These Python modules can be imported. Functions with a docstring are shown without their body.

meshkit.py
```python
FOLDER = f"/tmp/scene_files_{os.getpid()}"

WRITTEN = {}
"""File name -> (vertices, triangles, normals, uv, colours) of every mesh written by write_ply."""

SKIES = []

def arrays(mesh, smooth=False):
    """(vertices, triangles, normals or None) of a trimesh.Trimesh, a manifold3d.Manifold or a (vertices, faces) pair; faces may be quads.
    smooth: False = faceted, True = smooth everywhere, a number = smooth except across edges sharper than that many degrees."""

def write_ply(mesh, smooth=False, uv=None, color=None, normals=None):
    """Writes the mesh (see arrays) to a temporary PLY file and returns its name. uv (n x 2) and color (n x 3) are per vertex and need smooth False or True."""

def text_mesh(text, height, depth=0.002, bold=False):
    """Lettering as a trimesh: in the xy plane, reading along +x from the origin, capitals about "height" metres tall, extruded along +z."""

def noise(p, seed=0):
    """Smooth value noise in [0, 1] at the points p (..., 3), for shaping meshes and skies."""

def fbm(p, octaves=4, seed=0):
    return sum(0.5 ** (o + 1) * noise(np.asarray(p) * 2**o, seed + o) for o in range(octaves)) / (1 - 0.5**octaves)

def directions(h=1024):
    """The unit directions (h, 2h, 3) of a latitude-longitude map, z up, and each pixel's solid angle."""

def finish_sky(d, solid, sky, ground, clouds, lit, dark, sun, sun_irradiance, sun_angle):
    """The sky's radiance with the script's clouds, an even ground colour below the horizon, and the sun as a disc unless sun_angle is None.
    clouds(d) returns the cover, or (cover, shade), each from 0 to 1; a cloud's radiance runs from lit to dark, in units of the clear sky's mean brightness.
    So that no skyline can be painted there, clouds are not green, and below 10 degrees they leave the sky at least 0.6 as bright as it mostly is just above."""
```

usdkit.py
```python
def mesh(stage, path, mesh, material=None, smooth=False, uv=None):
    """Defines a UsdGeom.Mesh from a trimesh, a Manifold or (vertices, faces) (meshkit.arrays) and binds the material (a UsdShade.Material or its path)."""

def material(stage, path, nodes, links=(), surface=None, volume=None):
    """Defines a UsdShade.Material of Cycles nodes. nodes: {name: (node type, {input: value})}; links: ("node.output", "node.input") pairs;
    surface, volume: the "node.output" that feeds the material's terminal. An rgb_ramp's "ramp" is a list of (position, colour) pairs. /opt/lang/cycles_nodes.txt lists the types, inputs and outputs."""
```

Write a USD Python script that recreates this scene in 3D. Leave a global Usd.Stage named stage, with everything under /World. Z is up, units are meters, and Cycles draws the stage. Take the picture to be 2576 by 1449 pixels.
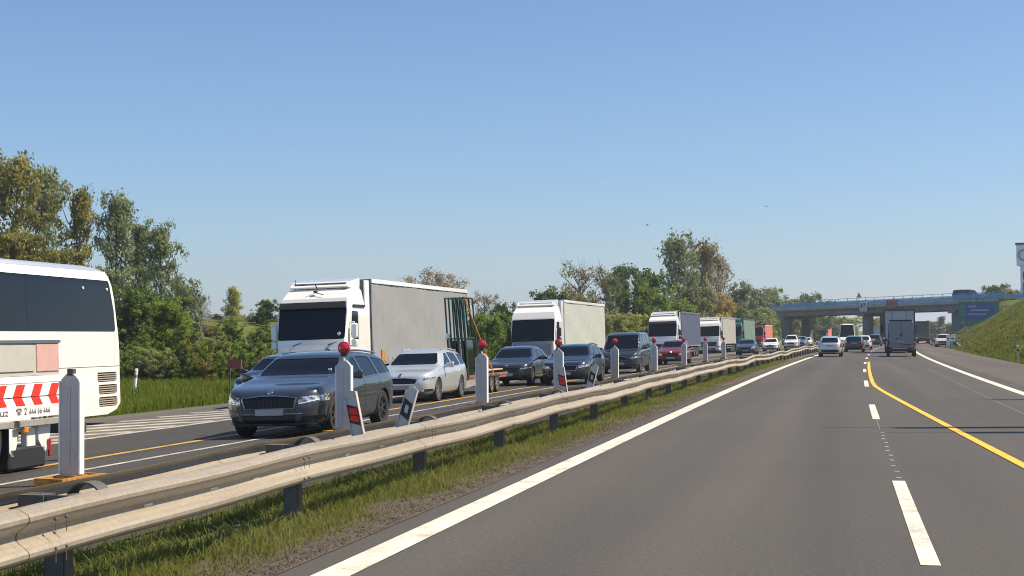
import math, random, numpy as np, trimesh, usdkit, meshkit
import manifold3d as m3
from scipy.interpolate import PchipInterpolator
from shapely.geometry import Polygon, box as sbox, Point
from pxr import Usd, UsdGeom, UsdLux, UsdShade, Gf, Sdf, Vt

stage = Usd.Stage.CreateInMemory()
UsdGeom.SetStageUpAxis(stage, UsdGeom.Tokens.z)
UsdGeom.SetStageMetersPerUnit(stage, 1.0)
UsdGeom.Xform.Define(stage, '/World')
UsdGeom.Scope.Define(stage, '/World/Looks')
PI = math.pi

# ------------------------------------------------------------------ camera, sky, sun, exposure
FPX, X0PX, YHZ, EYE = 3870.0, 2106.0, 843.0, 1.52      # measured on the photograph at 2576 px width
PSI, ROLL = math.atan(818 / 3870.0), 0.006
PITCH = math.atan((YHZ + ROLL * 818 - 724.5) / FPX)
EXPOSURE = 0.72
HAZE = True
SUN_EL, SUN_AZ_DIR = math.radians(52.0), (math.cos(PSI - 0.02), math.sin(PSI - 0.02))
SKY_STRENGTH, SUN_INTENSITY = 0.083, 1.25

fw = np.array([-math.sin(PSI) * math.cos(PITCH), math.cos(PSI) * math.cos(PITCH), math.sin(PITCH)])
rt = np.array([math.cos(PSI), math.sin(PSI), 0.0])
up = np.cross(rt, fw)
rt2 = rt * math.cos(ROLL) - up * math.sin(ROLL)
up2 = up * math.cos(ROLL) + rt * math.sin(ROLL)
cam = UsdGeom.Camera.Define(stage, '/World/camera')
cam.CreateHorizontalApertureAttr(36.0)
cam.CreateVerticalApertureAttr(20.25)
cam.CreateFocalLengthAttr(36.0 * FPX / 2576)
cam.CreateClippingRangeAttr(Gf.Vec2f(0.1, 20000))
cam.CreateExposureAttr(EXPOSURE)
M = np.eye(4); M[0, :3] = rt2; M[1, :3] = up2; M[2, :3] = -fw; M[3, :3] = (0, 0, EYE)
cam.AddTransformOp().Set(Gf.Matrix4d(*M.ravel().tolist()))

sun_dir = np.array([math.cos(SUN_EL) * SUN_AZ_DIR[0], math.cos(SUN_EL) * SUN_AZ_DIR[1], math.sin(SUN_EL)])
skymat = usdkit.material(stage, '/World/Looks/sky', {
    'sky': ('sky_texture', {'sky_type': 'single_scattering', 'sun_disc': False, 'sun_elevation': SUN_EL,
                            'sun_rotation': math.atan2(sun_dir[0], sun_dir[1]), 'altitude': 250.0, 'air_density': 1.0, 'aerosol_density': 0.85, 'ozone_density': 8.0}),
    'bg': ('background_shader', {'strength': SKY_STRENGTH})}, [('sky.color', 'bg.color')], surface='bg.background')
dome = UsdLux.DomeLight.Define(stage, '/World/sky')
dome.CreateIntensityAttr(1.0)
UsdShade.MaterialBindingAPI.Apply(dome.GetPrim()).Bind(skymat)
dome.GetPrim().SetCustomDataByKey('kind', 'structure')
sun = UsdLux.DistantLight.Define(stage, '/World/sun')
sun.CreateNormalizeAttr(True); sun.CreateIntensityAttr(SUN_INTENSITY); sun.CreateAngleAttr(0.5); sun.CreateColorAttr(Gf.Vec3f(1.0, 0.88, 0.69))
zz = sun_dir; xx = np.cross([0, 0, 1.0], zz); xx /= np.linalg.norm(xx); yy = np.cross(zz, xx)
M = np.eye(4); M[0, :3] = xx; M[1, :3] = yy; M[2, :3] = zz
sun.AddTransformOp().Set(Gf.Matrix4d(*M.ravel().tolist()))

# ------------------------------------------------------------------ geometry of the place
KAP = 2.38e-4
def rd(t, s):
    """road coordinates (t to the right of our lane's axis, s along the road) -> world x, y"""
    t, s = np.asarray(t, float), np.asarray(s, float)
    th = KAP * np.maximum(s, 0)
    x = (1 - np.cos(th)) / KAP + t * np.cos(th)
    y = np.where(s > 0, np.sin(th) / KAP, s) - t * np.sin(th)
    return x, y
def to_road(x, y):
    if y <= 0: return x, y
    th = math.atan2(y, 1 / KAP - x)
    return 1 / KAP - math.hypot(y, 1 / KAP - x), th / KAP
def ray(px, Z):
    """photo column (2576 px wide) at depth Z -> world x, y"""
    lat = (px - 1288) / FPX * Z
    return lat * math.cos(PSI) - Z * math.sin(PSI), lat * math.sin(PSI) + Z * math.cos(PSI)
def hor(px): return YHZ + ROLL * (X0PX - px)
def zat(px, py, Z): return EYE - (py - hor(px)) * Z / FPX
def col(px, t):
    """(t, s) road coordinates where the photo column px meets the line at world offset t"""
    Z = t * FPX / math.cos(PSI) / (px - X0PX)
    return to_road(*ray(px, Z)), Z
def sst(a, b, x): x = np.clip((np.asarray(x, float) - a) / (b - a), 0, 1); return x * x * (3 - 2 * x)
def zr(t):
    t = np.asarray(t, float)
    return np.where(t > -3.55, 0.0, np.where(t > -5.6, (t + 3.55) / 2.05 * 0.1, -0.1 - 0.028 * (-5.6 - t)))
SB = 262.0      # the bridge
def zter(t, s):
    t, s = np.broadcast_arrays(np.asarray(t, float), np.asarray(s, float))
    z = np.where(t > -18.7, zr(t), zr(-18.7))
    z = z + np.where(t < -18.7, -0.05 * sst(-18.7, -21, t) + 0.25 * (meshkit.fbm(np.stack([t * .12, s * .12, 0 * t], -1), 3, 4) - .5) * sst(-19, -25, t), 0)
    # grass bank on the left: ridge 3.5 m above the eye's ground
    z = z + 3.7 * sst(-30, -52, t) + 1.0 * sst(-52, -90, t) * (1 - sst(130, 400, s))
    # embankment on the right, ends before the bridge
    e = np.clip((t - 9.2) / 8.8, 0, 1) ** 0.85 * 5.6 * sst(25, 70, s) * (1 - np.clip((s - 203) / 9, 0, 1))
    e = e + 0.35 * (meshkit.fbm(np.stack([t * .35, s * .2, 0 * t], -1), 3, 9) - .5) * sst(9.5, 12, t)
    z = z + np.where(t > 8.6, e - 0.03, 0)
    # approach embankments of the bridge
    for side, t0 in ((1, 17.5), (-1, -27.5)):
        d = np.maximum(np.abs(s - SB - (-0.55 * (t + 4))) - 7, 0) + np.maximum((t0 - t) * side, 0) * 1.0
        z = np.maximum(z, np.where(np.abs(t) < 200, (6.3 + .02 * t) - d * 0.7, z))
    return z

# ------------------------------------------------------------------ helpers
names = {}
def uniq(parent, name):
    k = (parent, name); n = names.get(k, 0); names[k] = n + 1
    return f'{parent}/{name}' + (f'_{n:03d}' if n else '')
def tag(p, label=None, cat=None, group=None, kind=None):
    for k, v in (('label', label), ('category', cat), ('group', group), ('kind', kind)):
        if v: p.SetCustomDataByKey(k, v)
    return p
def obj(name, mesh, mat, parent='/World', smooth=False, uv=None, **kw):
    path = uniq(parent, name)
    p = usdkit.mesh(stage, path, mesh, mat, smooth=smooth, uv=uv).GetPrim()
    tag(p, **kw)
    return path
def mat4(ex, ey, ez, loc):
    M = np.eye(4); M[0, :3] = ex; M[1, :3] = ey; M[2, :3] = ez; M[3, :3] = loc
    return Gf.Matrix4d(*M.ravel().tolist())
def rotz_m(loc, rz=0.0, sc=(1, 1, 1), lean=None):
    c, s = math.cos(rz), math.sin(rz)
    ex, ey, ez = np.array([c, s, 0]), np.array([-s, c, 0]), np.array([0, 0, 1.0])
    if lean is not None:           # lean: rotation about the camera-facing axis, radians
        ax = np.array([-math.sin(PSI), math.cos(PSI), 0]); R = trimesh.transformations.rotation_matrix(lean, ax)[:3, :3]
        ex, ey, ez = R @ ex, R @ ey, R @ ez
    return mat4(ex * sc[0], ey * sc[1], ez * sc[2], loc)
def xform(name, m, label=None, cat=None, group=None, kind=None):
    path = uniq('/World', name)
    x = UsdGeom.Xform.Define(stage, path); x.AddTransformOp().Set(m)
    tag(x.GetPrim(), label, cat, group, kind)
    return path
def copy_of(proto, name, m, label, cat, group=None):
    path = uniq('/World', name)
    x = UsdGeom.Xform.Define(stage, path); x.AddTransformOp().Set(m)
    x.GetPrim().GetReferences().AddInternalReference(proto); x.GetPrim().SetInstanceable(True)
    tag(x.GetPrim(), label, cat, group)
    return path
def cat_(ms): return trimesh.util.concatenate([m if isinstance(m, trimesh.Trimesh) else tm(m) for m in ms])
def tm(man):
    v, f, _ = meshkit.arrays(man); return trimesh.Trimesh(v, f, process=False)
def bx(x0, x1, y0, y1, z0, z1):
    m = trimesh.creation.box((x1 - x0, y1 - y0, z1 - z0)); m.apply_translation(((x0 + x1) / 2, (y0 + y1) / 2, (z0 + z1) / 2)); return m
def mbx(x0, x1, y0, y1, z0, z1): return m3.Manifold.cube((x1 - x0, y1 - y0, z1 - z0)).translate((x0, y0, z0))
def rbx(x0, x1, y0, y1, z0, z1, r=.02):
    """box with chamfered edges"""
    a = mbx(x0 + r, x1 - r, y0 + r, y1 - r, z0, z1); b = mbx(x0, x1, y0 + r, y1 - r, z0 + r, z1 - r); c = mbx(x0 + r, x1 - r, y0, y1, z0 + r, z1 - r)
    return m3.Manifold.batch_hull([a, b, c])
def tube(p, q, r, n=8, r2=None):
    p, q = np.array(p, float), np.array(q, float); r2 = r if r2 is None else r2
    d = q - p; d /= np.linalg.norm(d) + 1e-12
    a = np.cross(d, [0, 0, 1.0] if abs(d[2]) < .9 else [1.0, 0, 0]); a /= np.linalg.norm(a); b = np.cross(d, a)
    an = np.arange(n) * 2 * PI / n; ring = np.cos(an)[:, None] * a + np.sin(an)[:, None] * b
    v = np.vstack([p + r * ring, q + r2 * ring, [p], [q]])
    i = np.arange(n); j = (i + 1) % n
    f = np.vstack([np.c_[i, j, j + n], np.c_[i, j + n, i + n], np.c_[j, i, 0 * i + 2 * n], np.c_[i + n, j + n, 0 * i + 2 * n + 1]])
    return trimesh.Trimesh(v, f, process=False)
def extr(poly, h):
    """shapely polygon or point list -> Manifold extruded along +z by h"""
    pts = list(poly.exterior.coords)[:-1] if hasattr(poly, 'exterior') else list(poly)
    return m3.Manifold.extrude(m3.CrossSection([np.array(pts, float)], m3.FillRule.NonZero), h)
def side(poly, y0, y1):
    """(x, z) outline extruded along y"""
    return extr(poly, y1 - y0).transform(np.array([[1, 0, 0, 0], [0, 0, 1, y0], [0, 1, 0, 0]], float))
def front(poly, x0, x1):
    """(y, z) outline extruded along x"""
    return extr(poly, x1 - x0).transform(np.array([[0, 0, 1, x0], [1, 0, 0, 0], [0, 1, 0, 0]], float))
def plan(poly, z0, z1): return extr(poly, z1 - z0).translate((0, 0, z0))
def rnd(pts, r, q=4):
    p = Polygon(pts).buffer(0); return p.buffer(-r, quad_segs=q).buffer(r, quad_segs=q)
def rrect(x0, x1, y0, y1, r, q=4): return rnd([(x0, y0), (x1, y0), (x1, y1), (x0, y1)], r, q)
def cyl_y(x, z, r, y0, y1, n=28):
    a = np.arange(n) * 2 * PI / n
    return side(np.c_[x + r * np.cos(a), z + r * np.sin(a)], y0, y1)
def cyl_x(y, z, r, x0, x1, n=20):
    a = np.arange(n) * 2 * PI / n
    return front(np.c_[y + r * np.cos(a), z + r * np.sin(a)], x0, x1)
def mirror_y(m):
    return m.mirror((0, 1, 0)) if hasattr(m, 'mirror') else trimesh.Trimesh(m.vertices * [1, -1, 1], m.faces[:, ::-1], process=False)
def ribbon(t0, t1, s0, s1, ds=2.0, dz=0.0, zf=zr, nt=2):
    ss = np.arange(s0, s1 + 1e-6, (s1 - s0) / max(1, math.ceil((s1 - s0) / ds)))
    tt = np.linspace(t0, t1, nt)
    T, S = np.meshgrid(tt, ss)
    if callable(t0): pass
    x, y = rd(T, S); v = np.stack([x, y, zf(T) + dz], -1).reshape(-1, 3)
    i, j = np.meshgrid(np.arange(len(ss) - 1), np.arange(nt - 1), indexing='ij'); a = (i * nt + j).ravel()
    f = np.vstack([np.c_[a, a + 1, a + nt + 1], np.c_[a, a + nt + 1, a + nt]])
    return trimesh.Trimesh(v, f, process=False)
def paved(name, t0, t1, s0, s1, mat, parent, nt):
    m = ribbon(t0, t1, s0, s1, 4, nt=nt); n = len(m.vertices) // nt
    obj(name, m, mat, parent, uv=np.c_[np.tile(np.linspace(t0, t1, nt), n), np.repeat(np.linspace(s0, s1, n), nt)])
def path_strip(pts, w, dz):
    """flat stripe of width w through road-coordinate points (t, s), mitred"""
    p = np.array([rd(t, s) for t, s in pts]); d = np.gradient(p, axis=0)
    d = np.diff(p, axis=0); d /= np.linalg.norm(d, axis=1)[:, None]
    n = np.vstack([d[:1], (d[1:] + d[:-1]) / 2, d[-1:]]); n /= np.linalg.norm(n, axis=1)[:, None]
    n = np.c_[n[:, 1], -n[:, 0]]; z = zr(np.array(pts)[:, 0]) + dz
    v = np.vstack([np.c_[p - n * w / 2, z], np.c_[p + n * w / 2, z]]); k = len(p); i = np.arange(k - 1)
    return trimesh.Trimesh(v, np.vstack([np.c_[i, i + k, i + k + 1], np.c_[i, i + k + 1, i + 1]]), process=False)

# ------------------------------------------------------------------ materials
L = '/World/Looks/'
MATS = {}
def mk(name, nodes, links, surface='p.BSDF'):
    MATS[name] = usdkit.material(stage, L + name, nodes, links, surface=surface); return MATS[name]
def plain(name, c, rough=.5, metal=0.0, var=0.12, scale=6.0, coat=0.0, spec=.5, bump=0.0):
    """a colour with uneven tone and gloss"""
    if name in MATS: return MATS[name]
    c = np.array(c, float)
    nodes = {'g': ('texture_coordinate', {}), 'n': ('noise_texture', {'scale': scale, 'detail': 5.0, 'roughness': .6}),
             'r': ('rgb_ramp', {'ramp': [(.3, c * (1 - var)), (.7, c * (1 + var * .6))]}),
             'rr': ('map_range', {'from_min': .3, 'from_max': .7, 'to_min': max(.02, rough - .06), 'to_max': min(1, rough + .08)}),
             'p': ('principled_bsdf', {'metallic': metal, 'coat_weight': coat, 'specular_ior_level': spec})}
    links = [('g.object', 'n.vector'), ('n.fac', 'r.fac'), ('r.color', 'p.base_color'), ('n.fac', 'rr.value'), ('rr.result', 'p.roughness')]
    if bump:
        nodes['b'] = ('bump', {'strength': bump, 'distance': .01}); links += [('n.fac', 'b.height'), ('b.normal', 'p.normal')]
    return mk(name, nodes, links)
def paint(name, c, metal=0.0, dirt=.5):
    """car paint: clear coat, road dust gathering low on the body"""
    if name in MATS: return MATS[name]
    c = np.array(c, float)
    return mk(name, {
        'g': ('texture_coordinate', {}), 'n': ('noise_texture', {'scale': 3.0, 'detail': 6.0, 'roughness': .65}), 'x': ('separate_xyz', {}),
        'h': ('map_range', {'from_min': .15, 'from_max': 1.0, 'to_min': .75, 'to_max': .06, 'clamp': True}), 'm': ('math', {'math_type': 'multiply', 'value2': 1.0}),
        'm2': ('math', {'math_type': 'multiply', 'value2': dirt}),
        'mix': ('mix_color', {'a': c, 'b': (.20, .175, .14)}),
        'rr': ('map_range', {'from_min': 0, 'from_max': .5, 'to_min': .28, 'to_max': .6}),
        'cc': ('map_range', {'from_min': 0, 'from_max': .4, 'to_min': .03, 'to_max': .25}),
        'p': ('principled_bsdf', {'metallic': metal, 'coat_weight': 1.0, 'coat_roughness': .03})},
        [('g.object', 'n.vector'), ('g.object', 'x.vector'), ('x.z', 'h.value'), ('h.result', 'm.value1'), ('n.fac', 'm.value2'), ('m.value', 'm2.value1'),
         ('m2.value', 'mix.fac'), ('mix.result', 'p.base_color'), ('m2.value', 'rr.value'), ('rr.result', 'p.roughness'), ('m2.value', 'cc.value'), ('cc.result', 'p.coat_roughness')])
def glassy(name, tint, clear=.55):
    """window pane: partly see-through, mirrors the sky at grazing angles"""
    return mk(name, {'t': ('transparent_bsdf', {'color': tint}), 'g': ('glossy_bsdf', {'color': (1, 1, 1), 'roughness': .05}), 'd': ('diffuse_bsdf', {'color': (.006, .008, .01)}),
                     'f': ('fresnel', {'IOR': 1.38}), 'a': ('mix_closure', {'fac': clear}), 'm': ('mix_closure', {})},
              [('d.BSDF', 'a.closure1'), ('t.BSDF', 'a.closure2'), ('f.fac', 'm.fac'), ('a.closure', 'm.closure1'), ('g.BSDF', 'm.closure2')], 'm.closure')
GLASS = glassy('window_glass', (.62, .68, .66), .5)
DARKGLASS = glassy('tinted_glass', (.25, .28, .28), .25)
BLACK = plain('black_plastic', (.018, .018, .019), .55, var=.2)
RUBBER = plain('tyre_rubber', (.022, .021, .02), .85, var=.3, scale=9)
RIM = plain('alloy_rim', (.42, .43, .44), .3, .85)
RIMDARK = plain('dark_alloy_rim', (.09, .09, .095), .35, .7)
STEELRIM = plain('grey_steel_rim', (.26, .25, .24), .5, .3)
CHROME = plain('chrome_trim', (.6, .61, .62), .15, 1.0, var=.03)
SEATM = plain('grey_seat_fabric', (.10, .097, .092), .9)
INTER = plain('dark_interior', (.03, .03, .032), .85)
PLATE = plain('blank_number_plate', (.30, .30, .30), .4, var=.04)
LAMP = mk('headlamp_glass', {'n': ('noise_texture', {'scale': 18.0, 'detail': 2.0}), 'g': ('texture_coordinate', {}), 'r': ('rgb_ramp', {'ramp': [(.4, (.06, .065, .07)), (.6, (.75, .77, .78))]}),
      'p': ('principled_bsdf', {'roughness': .12, 'metallic': .55, 'coat_weight': 1.0})}, [('g.object', 'n.vector'), ('n.fac', 'r.fac'), ('r.color', 'p.base_color')])
TAIL = plain('tail_lamp_red', (.35, .012, .015), .18, coat=1.0)
AMBER = plain('amber_lamp', (.7, .2, .02), .2, coat=1.0)
WHITEP = paint('white_paint', (.74, .73, .70), dirt=.45)
CHASSIS = plain('chassis_dark', (.035, .034, .032), .7, var=.3)
DUSTY = plain('dusty_grey_metal', (.22, .21, .19), .6, .2)
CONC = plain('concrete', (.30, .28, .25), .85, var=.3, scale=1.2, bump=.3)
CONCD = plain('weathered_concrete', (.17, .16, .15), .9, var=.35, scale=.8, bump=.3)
STEEL = mk('dusty_galvanised_rail', {
    'g': ('geometry', {}), 'mp': ('mapping', {'scale': (9, .35, 3)}), 'n': ('noise_texture', {'scale': 1.6, 'detail': 6.0, 'roughness': .65}),
    'n2': ('noise_texture', {'scale': 22.0, 'detail': 4.0, 'roughness': .7}), 'mm': ('mix_color', {'fac': .4}),
    'r': ('rgb_ramp', {'ramp': [(.25, (.15, .115, .08)), (.40, (.285, .24, .18)), (.56, (.40, .345, .27)), (.75, (.50, .44, .355))]}),
    'b': ('bump', {'strength': .15, 'distance': .004}), 'p': ('principled_bsdf', {'metallic': .55, 'roughness': .52})},
    [('g.position', 'mp.vector'), ('mp.vector', 'n.vector'), ('g.position', 'n2.vector'), ('n.color', 'mm.a'), ('n2.color', 'mm.b'), ('mm.result', 'r.fac'), ('r.color', 'p.base_color'),
     ('n2.fac', 'b.height'), ('b.normal', 'p.normal')])
POSTM = plain('dirty_post_steel', (.11, .10, .085), .65, .3, var=.35, scale=8)
BOARDG = plain('grey_board_plastic', (.46, .43, .385), .5, var=.14, scale=5)
BOARDW = plain('white_board_plastic', (.74, .73, .70), .4, var=.08, scale=8)
REDLENS = mk('red_lens', {'p': ('principled_bsdf', {'base_color': (.62, .02, .045), 'roughness': .14, 'coat_weight': 1.0, 'specular_ior_level': .7}), 't': ('translucent_bsdf', {'color': (.8, .03, .05)}), 'm': ('mix_closure', {'fac': .25})},
             [('p.BSDF', 'm.closure1'), ('t.BSDF', 'm.closure2')], 'm.closure')
REDREF = plain('red_reflector', (.75, .03, .02), .25, var=.15, scale=30)
ORANGE = plain('orange_strap', (.75, .24, .03), .6)
YELLOWP = plain('yellow_base_plastic', (.40, .19, .03), .6, var=.6, scale=14)

def asphalt(name, base, warm=0.0):
    b = np.array(base, float)
    return mk(name, {
        'uv': ('texture_coordinate', {}), 'ux': ('separate_xyz', {}), 'k1': ('math', {'math_type': 'multiply_add', 'value2': 2 * PI / 1.745, 'value3': 2.05 * 2 * PI / 1.745}), 'k2': ('math', {'math_type': 'cosine'}), 'k3': ('math', {'math_type': 'multiply_add', 'value2': -.055, 'value3': 1.0}), 'm3': ('mix_color', {'blend_type': 'multiply', 'fac': 1.0, 'use_clamp': False}),
        'g': ('geometry', {}), 'f': ('noise_texture', {'scale': 26.0, 'detail': 5.0, 'roughness': .9}), 'v': ('voronoi_texture', {'scale': 70.0}),
        'mp': ('mapping', {'scale': (.9, .02, 1)}), 'l': ('noise_texture', {'scale': 1.0, 'detail': 4.0}), 'w': ('noise_texture', {'scale': .12, 'detail': 5.0, 'roughness': .6}),
        'rf': ('rgb_ramp', {'ramp': [(.3, b * .62), (.5, b), (.68, b * 1.5)]}),
        'rl': ('rgb_ramp', {'ramp': [(.25, (.74, .74, .75)), (.75, (1.16, 1.15, 1.12))]}), 'rw': ('rgb_ramp', {'ramp': [(.3, (.90, .90, .90)), (.7, (1.08, 1.07, 1.05))]}),
        'm1': ('mix_color', {'blend_type': 'multiply', 'fac': 1.0, 'use_clamp': False}), 'm2': ('mix_color', {'blend_type': 'multiply', 'fac': 1.0, 'use_clamp': False}),
        'b': ('bump', {'strength': .35, 'distance': .004}), 'p': ('principled_bsdf', {'roughness': .82, 'specular_ior_level': .35})},
        [('g.position', 'f.vector'), ('g.position', 'v.vector'), ('g.position', 'mp.vector'), ('mp.vector', 'l.vector'), ('g.position', 'w.vector'), ('f.fac', 'rf.fac'), ('l.fac', 'rl.fac'), ('w.fac', 'rw.fac'),
         ('rf.color', 'm1.a'), ('rl.color', 'm1.b'), ('m1.result', 'm2.a'), ('rw.color', 'm2.b'), ('uv.UV', 'ux.vector'), ('ux.x', 'k1.value1'), ('k1.value', 'k2.value1'), ('k2.value', 'k3.value1'), ('m2.result', 'm3.a'), ('k3.value', 'm3.b'), ('m3.result', 'p.base_color'), ('v.distance', 'b.height'), ('b.normal', 'p.normal')])
ASPH = asphalt('asphalt_near', (.066, .061, .055))
ASPHL = asphalt('asphalt_dark', (.042, .040, .038))
ASPHG = asphalt('asphalt_gore', (.10, .09, .078))
ASPHS = asphalt('asphalt_shoulder', (.088, .074, .064))
def linepaint(name, c, wear=.42):
    c = np.array(c, float)
    return mk(name, {'g': ('geometry', {}), 'n': ('noise_texture', {'scale': 32.0, 'detail': 4.0, 'roughness': .85}), 'n2': ('noise_texture', {'scale': 2.5, 'detail': 4.0}),
                     'a': ('math', {'math_type': 'multiply_add', 'value2': 1.3}), 'r': ('rgb_ramp', {'ramp': [(wear - .12, c * .28), (wear, c * .72), (wear + .12, c), (1, c * 1.03)]}), 'ms': ('math', {'math_type': 'multiply', 'value2': .435}),
                     'p': ('principled_bsdf', {'roughness': .65})},
              [('g.position', 'n.vector'), ('g.position', 'n2.vector'), ('n.fac', 'a.value1'), ('n2.fac', 'a.value3'), ('a.value', 'ms.value1'), ('ms.value', 'r.fac'), ('r.color', 'p.base_color')])
WHITEL = linepaint('white_line_paint', (.74, .68, .57), .47)
WHITEF = linepaint('worn_white_line_paint', (.58, .54, .47), .53)
YELLOWL = linepaint('yellow_line_paint', (.80, .42, .025), .40)
YELLOWW = linepaint('worn_yellow_line_paint', (.55, .33, .05), .46)
def ground(name, stops, s1=.25, s2=7.0, rough=.95):
    return mk(name, {'g': ('geometry', {}), 'n': ('noise_texture', {'scale': s1, 'detail': 8.0, 'roughness': .7}), 'n2': ('noise_texture', {'scale': s2, 'detail': 6.0, 'roughness': .75}),
                     'm': ('mix_color', {'fac': .5}), 'r': ('rgb_ramp', {'ramp': stops}), 'b': ('bump', {'strength': .6, 'distance': .06}), 'p': ('principled_bsdf', {'roughness': rough, 'specular_ior_level': .2})},
              [('g.position', 'n.vector'), ('g.position', 'n2.vector'), ('n.color', 'm.a'), ('n2.color', 'm.b'), ('m.result', 'r.fac'), ('r.color', 'p.base_color'), ('n2.fac', 'b.height'), ('b.normal', 'p.normal')])
MEADOW = ground('meadow', [(.32, (.045, .055, .012)), (.5, (.085, .105, .02)), (.66, (.14, .15, .036))])
GRIT = ground('roadside_grit', [(.3, (.045, .036, .028)), (.5, (.105, .086, .068)), (.7, (.21, .175, .14))], 3.0, 30.0)
def leafmat(name, dark, light, trans=.35, hue=.5):
    return mk(name, {'g': ('geometry', {}), 'n': ('noise_texture', {'scale': .55, 'detail': 3.0}), 'tc': ('texture_coordinate', {}), 'm': ('mix_float', {'fac': .5}),
                     'r': ('rgb_ramp', {'ramp': [(.25, dark), (.75, light)]}), 'p': ('principled_bsdf', {'roughness': .6, 'specular_ior_level': .25}), 't': ('translucent_bsdf', {}), 'x': ('mix_closure', {'fac': trans})},
              [('tc.object', 'n.vector'), ('g.random_per_island', 'm.a'), ('n.fac', 'm.b'), ('m.result', 'r.fac'), ('r.color', 'p.base_color'), ('r.color', 't.color'), ('p.BSDF', 'x.closure1'), ('t.BSDF', 'x.closure2')], 'x.closure')
GRASS = leafmat('grass_blades', (.14, .18, .018), (.36, .39, .05), .55)
GRASSDRY = leafmat('verge_grass_blades', (.17, .185, .04), (.62, .55, .24), .55)
BARK = plain('bark', (.085, .07, .052), .9, var=.4, scale=4)
# ------------------------------------------------------------------ ground
ss = np.concatenate([np.arange(-60, 120, 2.5), np.arange(120, 300, 4), np.arange(300, 600, 20), [600, 700, 850, 1100, 1500, 2200, 3000, 4000]])
tt = np.array([-1500, -1000, -700, -500, -350, -250, -180, -140, -110, -95, -85, -75, -66, -60, -56, -52, -48, -44, -40, -37, -34, -31, -28, -25, -23, -21, -20, -19.2, -18.62, -18.55,
               -12, -5.75, -5.68, -5.2, -4.6, -4.0, -3.64, -3.59, 0, 8.2, 8.28, 8.7, 9.2, 9.8, 10.5, 11.3, 12.2, 13.2, 14.2, 15.2, 16.2, 17.2, 18.2, 19.5, 21, 24, 28, 34, 42, 55, 75, 110, 160, 230, 320, 450, 650, 1000, 1500])
T, S = np.meshgrid(tt, ss); X, Y = rd(T, S); Zt = zter(T, S)
under = ((T > -18.56) & (T < -5.74)) | ((T > -3.60) & (T < 8.21))
Zt = np.where(under, zr(T) - 0.15, Zt - 0.012)
nt = len(tt); i, j = np.meshgrid(np.arange(len(ss) - 1), np.arange(nt - 1), indexing='ij'); a = (i * nt + j).ravel()
terr = trimesh.Trimesh(np.stack([X, Y, Zt], -1).reshape(-1, 3), np.vstack([np.c_[a, a + 1, a + nt + 1], np.c_[a, a + nt + 1, a + nt]]), process=False)
obj('ground', terr, MEADOW, smooth=True, kind='structure')
def structure(name):
    p = uniq('/World', name); x = UsdGeom.Xform.Define(stage, p); tag(x.GetPrim(), kind='structure'); return p
road = structure('right_carriageway')
paved('asphalt', -3.60, 5.05, -50, 900, ASPH, road, 8)
sh = structure('hard_shoulder')
paved('asphalt', 5.05, 8.25, -50, 900, ASPHS, sh, 4)
left = structure('left_carriageway')
paved('asphalt', -13.8, -5.7, -50, 900, ASPHL, left, 6)
slip = structure('slip_road')
paved('asphalt', -18.6, -13.8, -50, 900, ASPHG, slip, 4)
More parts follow.
